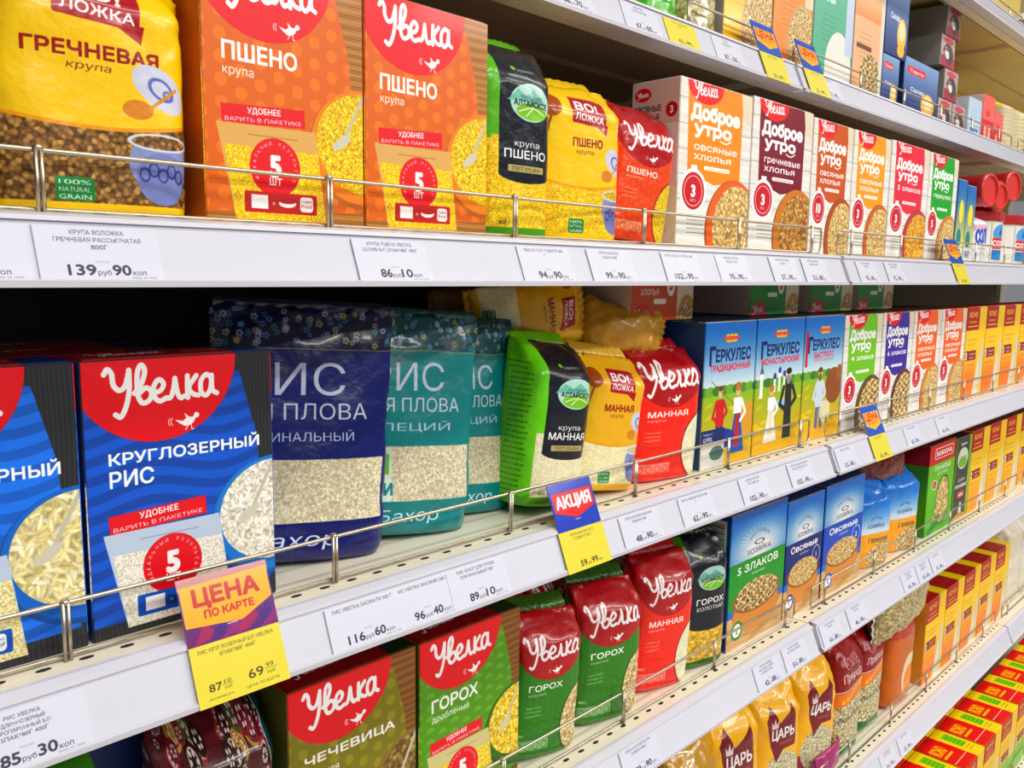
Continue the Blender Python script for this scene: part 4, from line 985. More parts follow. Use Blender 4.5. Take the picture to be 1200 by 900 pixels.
sp = pm('salt_print', lambda: (lambda c: (c.rect(-.08, .07, .08, .085, (225, 190, 205)), c.text('СОЛЬ', 0, .045, .028, (25, 85, 185), .06, w=.07, al='c', rot=.06), c.ell(0, .02, .018, .02, (215, 215, 215)), c)[-1])(Canvas(.15, .105, (236, 238, 242), 1600)))
bag('salt_bag', 'white salt bag with fat blue letters', None, 2.052, 's2', .046, .028, .105, sp, (230, 230, 235), seed=9)
redp = plain((178, 16, 22), .3, 0, .4); whp = plain((228, 226, 218), .4)
for i, (x, lb) in enumerate(((2.200, 'white salt tub with red lid beside the salt bag'), (2.385, 'white salt tub with red lid, second beyond the salt bag'))):
    t = empty('salt_tub', (x, FRONT['s2']+.088, DECK['s2'])); t.scale = (1.58, 1.5, 1.0); tag(t, lb, 'tub', 'white salt tubs')
    lathe('tub_body', [(.052, 0), (.054, .002), (.054, .100), (.052, .103)], whp, t)
    lathe('lid', [(.056, .100), (.0565, .103), (.0565, .120), (.054, .123), (.050, .123), (.049, .121)], redp, t)
    lab = []
    pl = pm('tub_label', lambda: (lambda c: (c.ell(0, .065, .022, .022, (95, 165, 215)), c.poly([(0, .08), (.006, .066), (0, .058), (-.006, .066)], (30, 90, 170)), c.rect(-.022, .03, .022, .055, (215, 30, 35)), c.text('СОЛЬ', 0, .038, .011, W3, .04, al='c'), c.rect(-.022, .005, .022, .028, (60, 140, 210)), c)[-1])(Canvas(.05, .09, (228, 226, 218), 2000)))
    v, f, uv = [], [], []
    for k in range(9):
        an = R(-90-26+6.5*k); v += [(.0545*math.cos(an), .0545*math.sin(an), .006), (.0545*math.cos(an), .0545*math.sin(an), .096)]
    for k in range(8): f.append((2*k, 2*k+2, 2*k+3, 2*k+1)); uv += [(k/8, 0), ((k+1)/8, 0), ((k+1)/8, 1), (k/8, 1)]
    put('paper_label', mesh('paper_label', v, f, pl, uv=uv), t)
redl = plain((215, 45, 40), .35, 0, .3)
for i, (x, y, z, an) in enumerate(((2.062, .602, .1905, 0), (2.150, .604, .1840, 0), (2.225, .63, .1905, 0), (2.315, .625, .2200, 0))):
    t = empty('canister', (x, y, z), (R(90), 0, R(-12)))
    tag(t, ['red canister lying over the salt bag with its lid towards the aisle', 'narrow red canister lying on the first salt tub lid', 'red canister lying on the tubs behind the narrow one', 'red canister lying highest, against the shelf above'][i], 'canister', 'red canisters lying on the salt tubs')
    r = [.034, .028, .034, .034][i]
    lathe('canister_body', [(r-.001, -.11), (r, -.108), (r, -.002), (r-.001, 0)], redp, t)
    lathe('lid', [(r+.001, 0), (r+.002, .001), (r+.002, .009), (r, .011), (r-.004, .011), (r-.005, .007), (r*.3, .007)], redl, t)

# ------------------------------------------------------------------ middle shelf
for row in range(3):
    rn = ['front', 'second-row', 'third-row'][row]; sx = 0 if row == 0 else -.054; sy = 0 if row == 0 else .012
    carton('rice_carton', f'{rn} blue long grain rice carton cut by the frame edge', 'blue rice cartons', .044+sx, .185+sx, .198, 's3', .056, um['long'], us['long'], ut['long'], dy=.058*row+sy)
    carton('rice_carton', f'{rn} blue round grain rice carton with red emblem beside the dark blue pouch', 'blue rice cartons', .1870+sx, .3285+sx, .198, 's3', .056, um['pwhite'], us['pwhite'], ut['pwhite'], dy=.058*row+sy)
DB, DBd = (2, 24, 108), (4, 16, 70)
TE, TEd = (8, 136, 138), (8, 86, 96)
bag('rice_pouch', 'dark blue pilaf rice pouch with flowered band beside the rice carton', 'pilaf rice pouches', .382, 's3', .080, .026, .224, (bag_bahor, DB, DBd, .078, .026, .224, 'ОРИГИНАЛЬНЫЙ'), DBd, style='pouch', seed=11, lean=R(3), amp=.0024, yaw=R(-22), dy=.030)
bag('rice_pouch', 'teal pilaf rice pouch touching the dark blue one', 'pilaf rice pouches', .500, 's3', .066, .024, .214, (bag_bahor, TE, TEd, .068, .026, .214, 'СПЕЦИЙ'), TEd, style='pouch', seed=13, lean=R(4), dy=.026, yaw=R(-18), amp=.0024)
bag('rice_pouch', 'teal pilaf rice pouch touching the green bag', 'pilaf rice pouches', .596, 's3', .050, .022, .203, (bag_bahor, TE, TEd, .068, .026, .214, 'СПЕЦИЙ'), TEd, style='pouch', seed=14, lean=R(3), dy=.046, yaw=R(-14))
bag('groats_bag', 'green and black semolina bag leaning towards the yellow bag', 'green and black groats bags', .668, 's3', .049, .036, .178, (bag_altai, 'manna', .049, .036, .178), (112, 205, 18), seed=15, lean=R(8), yaw=R(-2), amp=.0024)
bag('groats_bag', 'yellow semolina bag on the middle shelf leaning to the red one', 'yellow spoon-print groats bags', .770, 's3', .048, .030, .158, (bag_volozhka, 'manna', .048, .030, .158), (235, 190, 60), seed=16, lean=R(7), dy=.004, yaw=R(-10))
bag('groats_bag', 'red semolina bag on the middle shelf beside the three landscape cartons', 'red-top groats bags', .886, 's3', .060, .028, .163, (bag_uvelka, 'manna', .060, .028, .163), (190, 20, 25), seed=17, lean=R(1), amp=.0026, yaw=R(-10))
bag('groats_bag', 'yellow bag lying on its side on top of the semolina bags', 'yellow bags lying behind the semolina', .645, 's3', .045, .026, .150, (bag_volozhka, 'manna', .054, .032, .160), (225, 170, 40), seed=18, style='pillow', rot=(R(18), R(80), R(4)), y=.712, z=-.064, amp=.004)
bag('groats_bag', 'crumpled golden bag lying against the orange upturned carton', 'yellow bags lying behind the semolina', .800, 's3', .036, .028, .120, plain((205, 150, 30), .3, .4, .3), (205, 150, 40), seed=19, style='pillow', rot=(R(14), R(98), R(-4)), y=.680, z=-.064, amp=.007)
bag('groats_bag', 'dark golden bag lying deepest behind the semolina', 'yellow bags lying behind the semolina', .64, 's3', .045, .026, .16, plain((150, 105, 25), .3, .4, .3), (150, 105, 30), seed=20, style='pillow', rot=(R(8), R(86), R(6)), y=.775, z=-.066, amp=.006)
bag('groats_bag', 'second-row yellow semolina bag holding up the lying ones', 'second-row semolina bags', .79, 's3', .052, .034, .140, (bag_volozhka, 'manna', .054, .032, .160), (225, 170, 40), seed=21, dy=.085)
bag('groats_bag', 'second-row green semolina bag behind the leaning one', 'second-row semolina bags', .675, 's3', .050, .036, .140, plain((100, 180, 30), .3, .3, .3), (100, 180, 30), seed=22, dy=.095)
for k, (x0, x1, kd, lb) in enumerate(((.9515, 1.085, 'trad', 'sky-blue oat carton showing a couple in red and blue folk dress'), (1.0865, 1.2325, 'mon', 'sky-blue oat carton showing domes and a dark-robed figure'), (1.234, 1.373, 'fast', 'sky-blue oat carton showing a bearded man in a white shirt'))):
    carton('oat_carton', lb, 'landscape oat cartons', x0, x1, .199, 's3', .075, pm('landscape_'+kd, lambda: carton_gerkules(kd)), plain((12, 70, 130)), plain((10, 48, 96)))
    carton('oat_carton', 'second-row '+lb, 'second-row landscape oat cartons', x0, x1, .199, 's3', .075, pm('landscape_'+kd, None), plain((12, 70, 130)), plain((10, 48, 96)), dy=.077)
gu = pm('flake_print_green_oats', lambda: carton_dobroe((20, 150, 30), ['геркулес'], '5', (205, 140, 60), OATS)); ou = pm('flake_print_orange_oats', lambda: carton_dobroe((205, 90, 30), ['овсяные', 'хлопья'], '5', (205, 110, 40), OATS))
def cut_flake(label, x0, x1, m, dark=False):
    # stored upside down with its lower part reaching up behind the rail above
    return carton('flake_carton', label, 'upturned cartons above the landscape row', x0, x1, .060, 's3', .20, m, wt, sd, dz=.2012, dy=.042, upside=False)
def strip_print(col, word):
    c = Canvas(.16, .062, (236, 232, 222), 2000)
    c.rect(-.08, 0, .035, .075, col); c.ell(-.052, .0, .026, .022, (205, 20, 40)); uvelka_word(c, -.070, .004, .032)
    c.text(word[0], -.058, .050, .011, W3, .01, w=.062)
    if len(word) > 1: c.text(word[1], -.058, .034, .011, W3, .01, w=.045)
    c.rect(-.025, .028 if len(word) == 1 else .022, .006, .035 if len(word) == 1 else .029, W3, r=.002); c.ell(.018, .048, .011, .016, W3); c.text('5', .018, .041, .014, (190, 20, 40), .05, al='c')
    c.ell(.062, .0, .026, .034, (215, 160, 60)); c.ell(.064, -.002, .021, .029, W3, fn=c.grains(.004, OATS, 1.2)); return c
gs = pm('green_oat_end', lambda: strip_print((20, 150, 30), ['геркулес'])); osn = pm('orange_oat_end', lambda: strip_print((205, 90, 30), ['овсяные', 'хлопья']))
cut_flake('orange oat carton lying over the red semolina bag', .845, .985, osn)
cut_flake('green oat carton lying over the folk couple carton', 1.135, 1.290, gs)
cut_flake('green oat carton lying over the bearded man carton', 1.330, 1.495, gs)
cut_flake('green oat carton lying in the shade beyond the rail joint', 1.515, 1.68, gs)

row3 = [('leaf-green four grain carton next to the bearded man carton', (125, 195, 30), ['4 злака'], '3', (110, 90, 40), MIX, 1.376, 1.533), ('violet six grain carton in the middle row', (75, 45, 160), ['6 злаков'], '3', (110, 60, 60), MIX, 1.535, 1.682), ('orange oat flake carton beside the violet one', (240, 110, 25), ['овсяные', 'хлопья'], '5', (215, 140, 60), OATS, 1.684, 1.836), ('orange oat flake carton beside the red and yellow cartons', (240, 110, 25), ['овсяные', 'хлопья'], '5', (215, 140, 60), OATS, 1.838, 1.990)]
for i, (lb, col, sub, n, bw, gr, x0, x1) in enumerate(row3):
    m = pm('middle_flake_print_%d' % min(i, 2), lambda: carton_dobroe(col, sub, n, bw, gr))
    carton('flake_carton', lb, 'white flake cartons on the middle shelf', x0, x1, .197, 's3', .072, m, sd, plain((90, 60, 45)))
    carton('flake_carton', 'second-row '+lb, 'second-row flake cartons', x0, x1, .197, 's3', .072, m, sd, plain((90, 60, 45)), dy=.074)
m3 = pm('milk_print_three', lambda: carton_milk('3')); mt = pm('milk_top', lambda: top_milk(False)); ms = plain((228, 150, 30)); m2 = pm('milk_print_two', lambda: carton_milk('2', low=(250, 175, 15))); m3b = pm('milk_print_low', lambda: carton_milk('3', low=(248, 140, 10)))
NTH = ['first', 'second', 'third', 'fourth', 'fifth', 'sixth', 'seventh', 'eighth', 'ninth', 'tenth', 'eleventh', 'twelfth']
for k in range(5): carton('porridge_carton', f'{NTH[k]} red, yellow and orange carton after the orange flake cartons', 'red and yellow cartons on the middle shelf', 1.995+.138*k, 1.995+.138*k+.135, .198, 's3', .07, m3, ms, plain((150, 15, 20)))

# ------------------------------------------------------------------ lower middle shelf
for row in range(3):
    rn = ['front', 'second-row', 'third-row'][row]
    carton('lentil_carton', f'{rn} olive lentil carton with red emblem', 'olive lentil cartons', .338, .477, .197, 's4', .056, um['lentil'], us['lentil'], ut['lentil'], dy=.058*row)
    carton('pea_carton', f'{rn} green split pea carton with red emblem', 'green pea cartons', .480, .620, .196, 's4', .056, um['pea'], us['pea'], ut['pea'], dy=.058*row)
lp = (bag_uvelka, 'pea', .047, .024, .160)
bag('groats_bag', 'green pea bag with red top beside the green pea carton', 'red-top groats bags', .672, 's4', .047, .024, .160, lp, (52, 110, 24), seed=31, lean=R(4), yaw=R(-12))
bag('groats_bag', 'green pea bag with red top beside the red semolina bag', 'red-top groats bags', .788, 's4', .052, .026, .168, (bag_uvelka, 'pea', .052, .026, .168), (52, 110, 24), seed=32, lean=R(2), amp=.0028, yaw=R(-12))
bag('groats_bag', 'red semolina bag between pea bags on the lower middle shelf', 'red-top groats bags', .904, 's4', .051, .026, .176, (bag_uvelka, 'manna', .051, .026, .176), (190, 20, 25), seed=33, lean=R(3), yaw=R(-12))
bag('groats_bag', 'black pea bag with a pale green badge by the blue flake cartons', 'green and black groats bags', .998, 's4', .047, .024, .184, (bag_altai, 'pea', .047, .024, .184), (24, 50, 28), seed=34, lean=R(1), yaw=R(-14))
rp = (bag_uvelka, 'red', .052, .034, .172)
for i, (x, dy, h, s) in enumerate(((.665, .070, .185, 35), (.775, .078, .186, 36), (.885, .085, .19, 37))):
    bag('rice_bag', ['dark red bag behind the first green pea bag', 'dark red bag behind the second green pea bag', 'dark red bag behind the red semolina bag'][i], 'dark red bags in the second row', x, 's4', .052, .034, h, rp, (120, 12, 24), seed=s, dy=dy, amp=.003)
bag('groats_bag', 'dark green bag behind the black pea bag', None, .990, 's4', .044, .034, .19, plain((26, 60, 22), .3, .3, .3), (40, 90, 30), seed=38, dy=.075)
bm_ = cached('maroon', lambda: print_mat('maroon_pattern', bag_maroon(), rough=.25, crinkle=.3, coat=.5))
bag('rice_bag', 'maroon patterned bag with a teal edge beside the olive lentil carton', None, .284, 's4', .050, .032, .186, bm_, (60, 16, 30), seed=39, amp=.003)
carton('rice_carton', 'dark blue rice carton standing in the shade behind the maroon bag', None, .190, .330, .200, 's4', .056, plain((10, 40, 110), .4), us['pwhite'], plain((8, 24, 60)), dy=.078)
bag('groats_bag', 'bright green bag at the near end of the lower middle shelf', None, .165, 's4', .040, .032, .175, plain((60, 150, 25), .3, .3, .3), (60, 140, 25), seed=40, dy=.02)
def barcode_side():
    c = Canvas(.075, .205, (12, 70, 150), 1800); c.rect(-.030, .150, .030, .196, (225, 225, 220))
    for k in range(13): c.rect(-.026, .155+.0029*k, .026, .155+.0029*k+[.0008, .0016, .0011][k % 3], (40, 40, 45))
    c.micro(-.03, .13, .06, 9, .009, (170, 200, 230), seed=6); return c
hz = [('5', 1.053, 1.222, .208, 'blue and green five grain carton by the black pea bag'), ('1', 1.224, 1.355, .196, 'blue and navy oat carton marked 1'), ('2', 1.360, 1.520, .198, 'blue oat carton marked 2 beside the blue bags')]
for k, x0, x1, h, lb in hz:
    m = pm('blue_flakes_'+k, lambda: carton_hozyaika(k))
    carton('oat_carton', lb, 'blue flake cartons on the lower middle shelf', x0, x1, h, 's4', .075, m, pm('barcode_side', barcode_side), plain((8, 50, 120)))
    carton('oat_carton', 'second-row '+lb, 'second-row blue flake cartons', x0, x1, h, 's4', .075, m, plain((12, 80, 170)), plain((8, 50, 120)), dy=.077)
bag('oat_bag', 'glossy blue oat bag beside the carton marked 2', 'glossy blue oat bags', 1.600, 's4', .062, .04, .160, (bag_bluegerk, 'Геркулес', .062, .04, .160), (20, 90, 190), seed=41, amp=.005, yaw=R(-14))
bag('oat_bag', 'glossy blue oat bag beside the green and red carton', 'glossy blue oat bags', 1.740, 's4', .062, .04, .165, (bag_bluegerk, '5 злаков', .062, .04, .165), (20, 90, 190), seed=42, amp=.005, yaw=R(-14))
bag('oat_bag', 'third glossy blue bag standing behind the front two', 'glossy blue oat bags', 1.790, 's4', .062, .04, .190, (bag_bluegerk, '5 злаков', .062, .04, .165), (20, 90, 190), seed=43, amp=.004, dy=.085)
bag('bean_bag', 'crumpled dark red bag of beans lying on the blue bags', None, 1.605, 's4', .040, .024, .13, cached('beans', lambda: print_mat('bean_print', print_sack([(120, 22, 18), (150, 40, 25), (95, 15, 15)], .006), rough=.2, crinkle=.5, coat=.6)), (130, 30, 20), seed=44, style='pillow', rot=(R(20), R(84), R(0)), y=.66, z=-.368, amp=.005)
mk = pm('makfa', carton_makfa)
carton('flake_carton', 'bright green carton with red top and framed white word', 'green and red cartons', 1.850, 2.012, .200, 's4', .085, mk, pm('greenside', lambda: (lambda c: (c.rect(-.05, .155, .05, .2, (150, 20, 25)), c)[-1])(Canvas(.08, .2, (70, 140, 20), 800))), plain((120, 14, 20)))
carton('flake_carton', 'second-row green carton with red top', 'green and red cartons', 1.850, 2.012, .200, 's4', .085, mk, plain((70, 140, 20)), plain((120, 14, 20)), dy=.088)
carton('flake_carton', 'dark grey carton with a pale round badge beside the green one', None, 2.018, 2.124, .194, 's4', .07, pm('darkc', carton_dark), plain((60, 62, 58)), plain((30, 30, 28)))
for k, x in enumerate((2.02, 2.125)): box_t = carton('flake_carton', ['brown-red carton lying on top of the dark grey carton', 'brown-red carton lying on top of the first yellow carton'][k], 'brown-red cartons lying on top', x, x+.125, .038, 's4', .15, plain((176, 74, 50)), plain((150, 55, 40)), plain((170, 70, 50)), dz=.200, dy=.02)
for k in range(5): carton('porridge_carton', f'{NTH[k]} yellow carton with red top after the dark grey carton', 'yellow cartons on the lower middle shelf', 2.127+.137*k, 2.127+.137*k+.134, .198, 's4', .07, m2, ms, plain((120, 15, 20)))

# ------------------------------------------------------------------ low shelf
tg = [('gold', 1.185, .010, .236, 'yellow flake bag with a dark red crown badge, lowest in the picture', .060, 51, -3), ('green', 1.335, .012, .215, 'yellow flake bag with green base between two like it', .058, 52, -2), ('purple', 1.455, .004, .222, 'yellow flake bag with purple base marked 6', .056, 53, 1)]
for kd, x, dy, h, lb, a, s, ln in tg:
    bag('flake_bag', lb, 'yellow crown-badge bags', x, 's5', a, .036, h, (bag_tsar, kd, a, .036, h), (240, 185, 20), seed=s, style='brick', lean=R(ln), dy=dy, amp=.0035, yaw=R(-16))
bag('flake_bag', 'golden crown-badge bag turned sideways behind the front two', 'yellow crown-badge bags', 1.262, 's5', .046, .030, .230, (bag_tsar, 'gold', .060, .036, .236), (200, 150, 20), seed=54, dy=.105, yaw=R(20), amp=.004)
bag('flake_bag', 'amber bag of pasta lying under the price rail', 'amber bags in the second row', 1.06, 's5', .058, .036, .215, plain((205, 150, 20), .18, .6, .6), (205, 150, 25), seed=55, dy=.010, amp=.005)
bag('flake_bag', 'amber bag behind the purple-based one', 'amber bags in the second row', 1.40, 's5', .058, .036, .235, plain((190, 120, 20), .18, .6, .6), (190, 130, 25), seed=56, dy=.110, amp=.005)
bag('flake_bag', 'flat magenta and yellow bag lying behind the wire below the purple one', None, 1.42, 's5', .026, .010, .10, plain((160, 20, 100), .3, .4, .4), (170, 30, 110), seed=57, style='pillow', rot=(R(0), R(88), 0), y=.618, z=DECK['s5']+.030)
rf = (bag_redflake, .056, .036, .225)
bag('flake_bag', 'red-topped clear bag of flakes beside the purple-based bag', 'red-topped clear flake bags', 1.585, 's5', .056, .036, .225, rf, (150, 20, 28), seed=58, amp=.004, lean=R(2))
bag('flake_bag', 'red-topped clear bag of flakes beside the orange bag', 'red-topped clear flake bags', 1.712, 's5', .056, .036, .212, rf, (150, 20, 28), seed=59, amp=.004, lean=R(3), dy=.008)
bag('flake_bag', 'third red-topped bag standing behind the front pair', 'red-topped clear flake bags', 1.655, 's5', .058, .036, .232, rf, (150, 20, 28), seed=60, amp=.004, dy=.100)
bag('flake_bag', 'orange-brown bag with a crumpled red top below the big tan bag', None, 1.858, 's5', .068, .036, .210, cached('orb', lambda: print_mat('orange_flakes', (lambda c: (c.rect(-.1, .155, .1, .215, (190, 70, 45)), c.ell(.03, .06, .045, .05, (240, 225, 190)), c.ell(.03, .05, .035, .035, (245, 150, 40)), c)[-1])(Canvas(.2, .215, (205, 110, 25), 1400)), rough=.28, crinkle=.5, coat=.4)), (190, 80, 60), seed=61, amp=.004, lean=R(4))
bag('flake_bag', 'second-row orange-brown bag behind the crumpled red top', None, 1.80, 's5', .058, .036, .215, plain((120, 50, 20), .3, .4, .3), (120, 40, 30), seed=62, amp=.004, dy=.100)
bag('flake_bag', 'big tan bag of flakes lying across the red-topped bags', None, 2.015, 's5', .078, .052, .31, cached('tan', lambda: print_mat('tan_flakes', print_sack([(200, 185, 135), (178, 160, 110), (218, 205, 160)], .0045), rough=.25, crinkle=.5, coat=.5)), (225, 220, 205), seed=63, style='pillow', rot=(R(12), R(-88), R(-6)), y=.668, z=-.692, amp=.005)
for k in range(5):
    carton('porridge_carton', f'{NTH[k]} orange and yellow carton after the orange-brown bag', 'orange and yellow cartons on the low shelf', 1.975+.131*k, 1.975+.131*k+.129, .200, 's5', .06, m3b, ms, mt)
    for r_ in range(1, 4): carton('porridge_carton', f'{NTH[r_]}-from-front carton in the {NTH[k]} file of orange cartons', 'orange and yellow cartons behind on the low shelf', 1.975+.131*k, 1.975+.131*k+.129, .200, 's5', .06, m3b, ms, mt, dy=.062*r_)
for i, (x, h, lb) in enumerate(((2.700, .26, 'white sack beside the last orange carton'), (2.86, .24, 'white sack second from the orange cartons'))):
    bag('flour_sack', lb, 'white sacks', x, 's5', .070, .048, h, plain((226, 220, 200), .4, .4), (230, 225, 210), seed=65+i, amp=.006)

# ------------------------------------------------------------------ base shelf: files of cartons seen from above
mg = pm('milk_print_green', lambda: carton_milk('2', low=(130, 190, 25), green=True)); mgt = pm('milk_top_green', lambda: top_milk(True))
X = 1.700; k = 0
while X < 3.1:
    for r_ in range(3 if X < 2.05 else (2 if X < 2.3 else 1)):
        carton('porridge_carton', f'red and yellow carton with green block, {NTH[k]} file, {NTH[r_]} from the front', 'red and yellow cartons on the base shelf', X, X+.136, .190, 's6', .108, mg, ms, mgt, dy=.110*r_-.012)
    X += .1392; k += 1

# ------------------------------------------------------------------ upper shelf
def up(kind, x0, x1, h, lb, dy=0, g='tall cartons on the upper shelf'):
    return carton('flake_carton', lb, g, x0, x1, h, 's1', .07, pm('upper_'+kind, lambda: carton_geo(kind)), plain((150, 150, 150)), plain((120, 120, 120)), dy=dy)
bag('pasta_bag', 'bright green bag on the upper shelf beside another', 'bright green bags', .87, 's1', .055, .04, .14, plain((80, 195, 30), .2, .5, .6), (80, 200, 40), seed=71, amp=.004)
bag('pasta_bag', 'bright green bag on the upper shelf beside the clear flake bag', 'bright green bags', .965, 's1', .040, .04, .15, plain((80, 195, 30), .2, .5, .6), (80, 200, 40), seed=72, amp=.004)
bag('flake_bag', 'clear bag of round flakes beside the yellow upper carton', None, 1.058, 's1', .046, .04, .15, cached('rf2', lambda: print_mat('round_flakes', print_sack([(190, 180, 120), (160, 150, 95), (215, 205, 150)], .008), rough=.2, crinkle=.4, coat=.5)), (120, 170, 50), seed=73)
up('yellow', 1.108, 1.248, .20, 'yellow carton with a ring of flakes on the upper shelf'); up('orange', 1.251, 1.383, .20, 'orange carton with a ring of flakes on the upper shelf')
up('teal', 1.386, 1.540, .21, 'teal carton with a white bowl on the upper shelf'); up('peach', 1.543, 1.675, .21, 'peach and cream carton on the upper shelf')
up('blue', 1.678, 1.760, .10, 'small blue carton at the foot of the stack by the peach carton', g='blue cartons on the upper shelf')
carton('sugar_carton', 'blue cup carton stacked on the small one by the peach carton', 'blue cartons on the upper shelf', 1.678, 1.790, .15, 's1', .07, pm('upper_blue', None), plain((24, 32, 70)), plain((24, 32, 70)), dz=.1015)
carton('sugar_carton', 'navy carton behind the wide blue sugar carton', 'blue cartons on the upper shelf', 1.765, 1.86, .21, 's1', .07, pm('upper_navy', lambda: carton_geo('navy')), plain((20, 28, 66)), plain((24, 32, 70)), dy=.073)
carton('sugar_carton', 'wide blue sugar carton with a yellow cup in front', 'blue cartons on the upper shelf', 1.785, 1.975, .115, 's1', .075, pm('upper_navy', None), plain((24, 34, 80)), plain((30, 40, 90)))
tp = pm('tea_print', print_tea); ts = plain((150, 145, 138)); 
for i, (x, z, lb) in enumerate(((1.985, 0, 'grey tea carton at the foot of the stack'), (2.075, 0, 'grey tea carton next to the foot of the stack'), (2.010, .0655, 'grey tea carton second in the stack'), (1.975, .131, 'grey tea carton third in the stack, pushed towards the aisle end'), (2.00, .1965, 'grey tea carton topping the stack'))):
    carton('tea_carton', lb, 'stacked grey tea cartons', x, x+.086, .064, 's1', .16, tp, ts, plain((120, 116, 112)), dz=z, dy=.0)
rc = pm('red_wrapper', lambda: (lambda c: (c.text('МАКАРОНЫ', -.012, .02, .03, (225, 170, 170), .04, w=.16, rot=math.pi/2-.0), c)[-1])(Canvas(.05, .2, (190, 20, 45), 1200)))
carton('biscuit_carton', 'tall dark red carton with a lettered edge behind the tea stack', None, 2.165, 2.215, .205, 's1', .12, rc, plain((130, 14, 30)), plain((130, 14, 30)), dy=.05)
lb_ = pm('light_blue_box', lambda: (lambda c: (c.text('ЛАГО', -.03, .01, .018, (40, 110, 200), .05, w=.06), c.rect(-.05, 0, .05, .006, (200, 30, 110)), c.micro(-.03, .07, .05, 4, .008, (120, 150, 190)), c)[-1])(Canvas(.1, .1, (200, 218, 236), 1300)))
carton('tea_carton', 'pale blue carton beside the grey tea cartons', None, 2.180, 2.275, .096, 's1', .09, lb_, plain((215, 225, 235)), plain((215, 225, 235)))
rd = pm('red_small', lambda: (lambda c: (c.rect(-.05, .0, .05, .06, (220, 40, 45)), c.text('Чай', -.03, .07, .014, (200, 30, 40), .03, w=.04), c.ell(-.02, .03, .012, .02, (235, 190, 180)), c.ell(.015, .03, .012, .02, (235, 190, 180)), c)[-1])(Canvas(.1, .12, (240, 120, 115), 1300)))
carton('tea_carton', 'red and pink carton beside the pale blue one', 'red and pink cartons', 2.285, 2.375, .118, 's1', .10, rd, plain((215, 205, 200)), plain((200, 30, 35)))
carton('tea_carton', 'shorter red and pink carton beside the yellow bag', 'red and pink cartons', 2.380, 2.450, .088, 's1', .10, rd, plain((215, 205, 200)), plain((220, 120, 115)))
ybp = pm('yellow_paper', lambda: (lambda c: (c.rect(-.06, .01, .03, .12, (215, 205, 170)), c.micro(-.055, .11, .08, 10, .01, (150, 130, 120)), c)[-1])(Canvas(.16, .14, (245, 220, 20), 1200)))
for i, x in enumerate((2.535, 2.665)): bag('sugar_bag', ['yellow paper bag with a pale panel by the red and pink cartons', 'yellow paper bag farthest along the upper shelf'][i], 'yellow paper bags', x, 's1', .060, .040, .14, ybp, (240, 215, 20), seed=75+i)
carton('sugar_carton', 'big yellow carton standing behind the red and pink cartons', None, 2.46, 2.75, .19, 's1', .15, plain((235, 205, 15)), plain((225, 195, 15)), plain((235, 205, 20)), dy=.16)
# highest shelf: little bottles behind the wire
for k in range(7):
    t = empty('spice_jar', (2.62+.062*k, FRONT['top']+.03, DECK['top'])); tag(t, f'{NTH[k]} small brown jar on the highest shelf counted from the near end', 'jar', 'spice jars on the highest shelf')
    lathe('jar_body', [(.022, 0), (.024, .003), (.024, .055), (.017, .066)], plain((130, 80, 60), .25, 0, .4), t, seg=20); lathe('jar_lid', [(.019, .066), (.019, .080), (.017, .082)], plain((225, 220, 215), .4), t, seg=20)
carton('tea_carton', 'yellow carton on the highest shelf beyond the jars', None, 3.05, 3.2, .16, 'top', .1, plain((240, 205, 20)), plain((230, 190, 20)), plain((240, 205, 20)))

# ------------------------------------------------------------------ price cards and hanging tags
ANG = math.atan2(.0155, .0375)
def card(lv, x, cv, w, label, ch=CH, name='price_card', cat='price card', group='white price cards'):
    yf, zb = LV[lv]
    a = w/2; m = print_mat('price_card_print', cv, rough=.25, coat=.5)
    v = boxv(-a, a, -.0004, .0004, 0, ch); uv = []
    for q in BOXF:
        for i in q: uv.append(((v[i][0]+a)/w, v[i][2]/ch))
    me = mesh('card_sheet', v, BOXF, m, uv=uv)
    o = put(name, me, None, (x, yf+.0012-.0007+random.Random(int(x*1000)).uniform(0, .0008), zb+.0045), (-ANG, 0, 0))
    if not cat: return o
    return tag(o, label, cat, group)

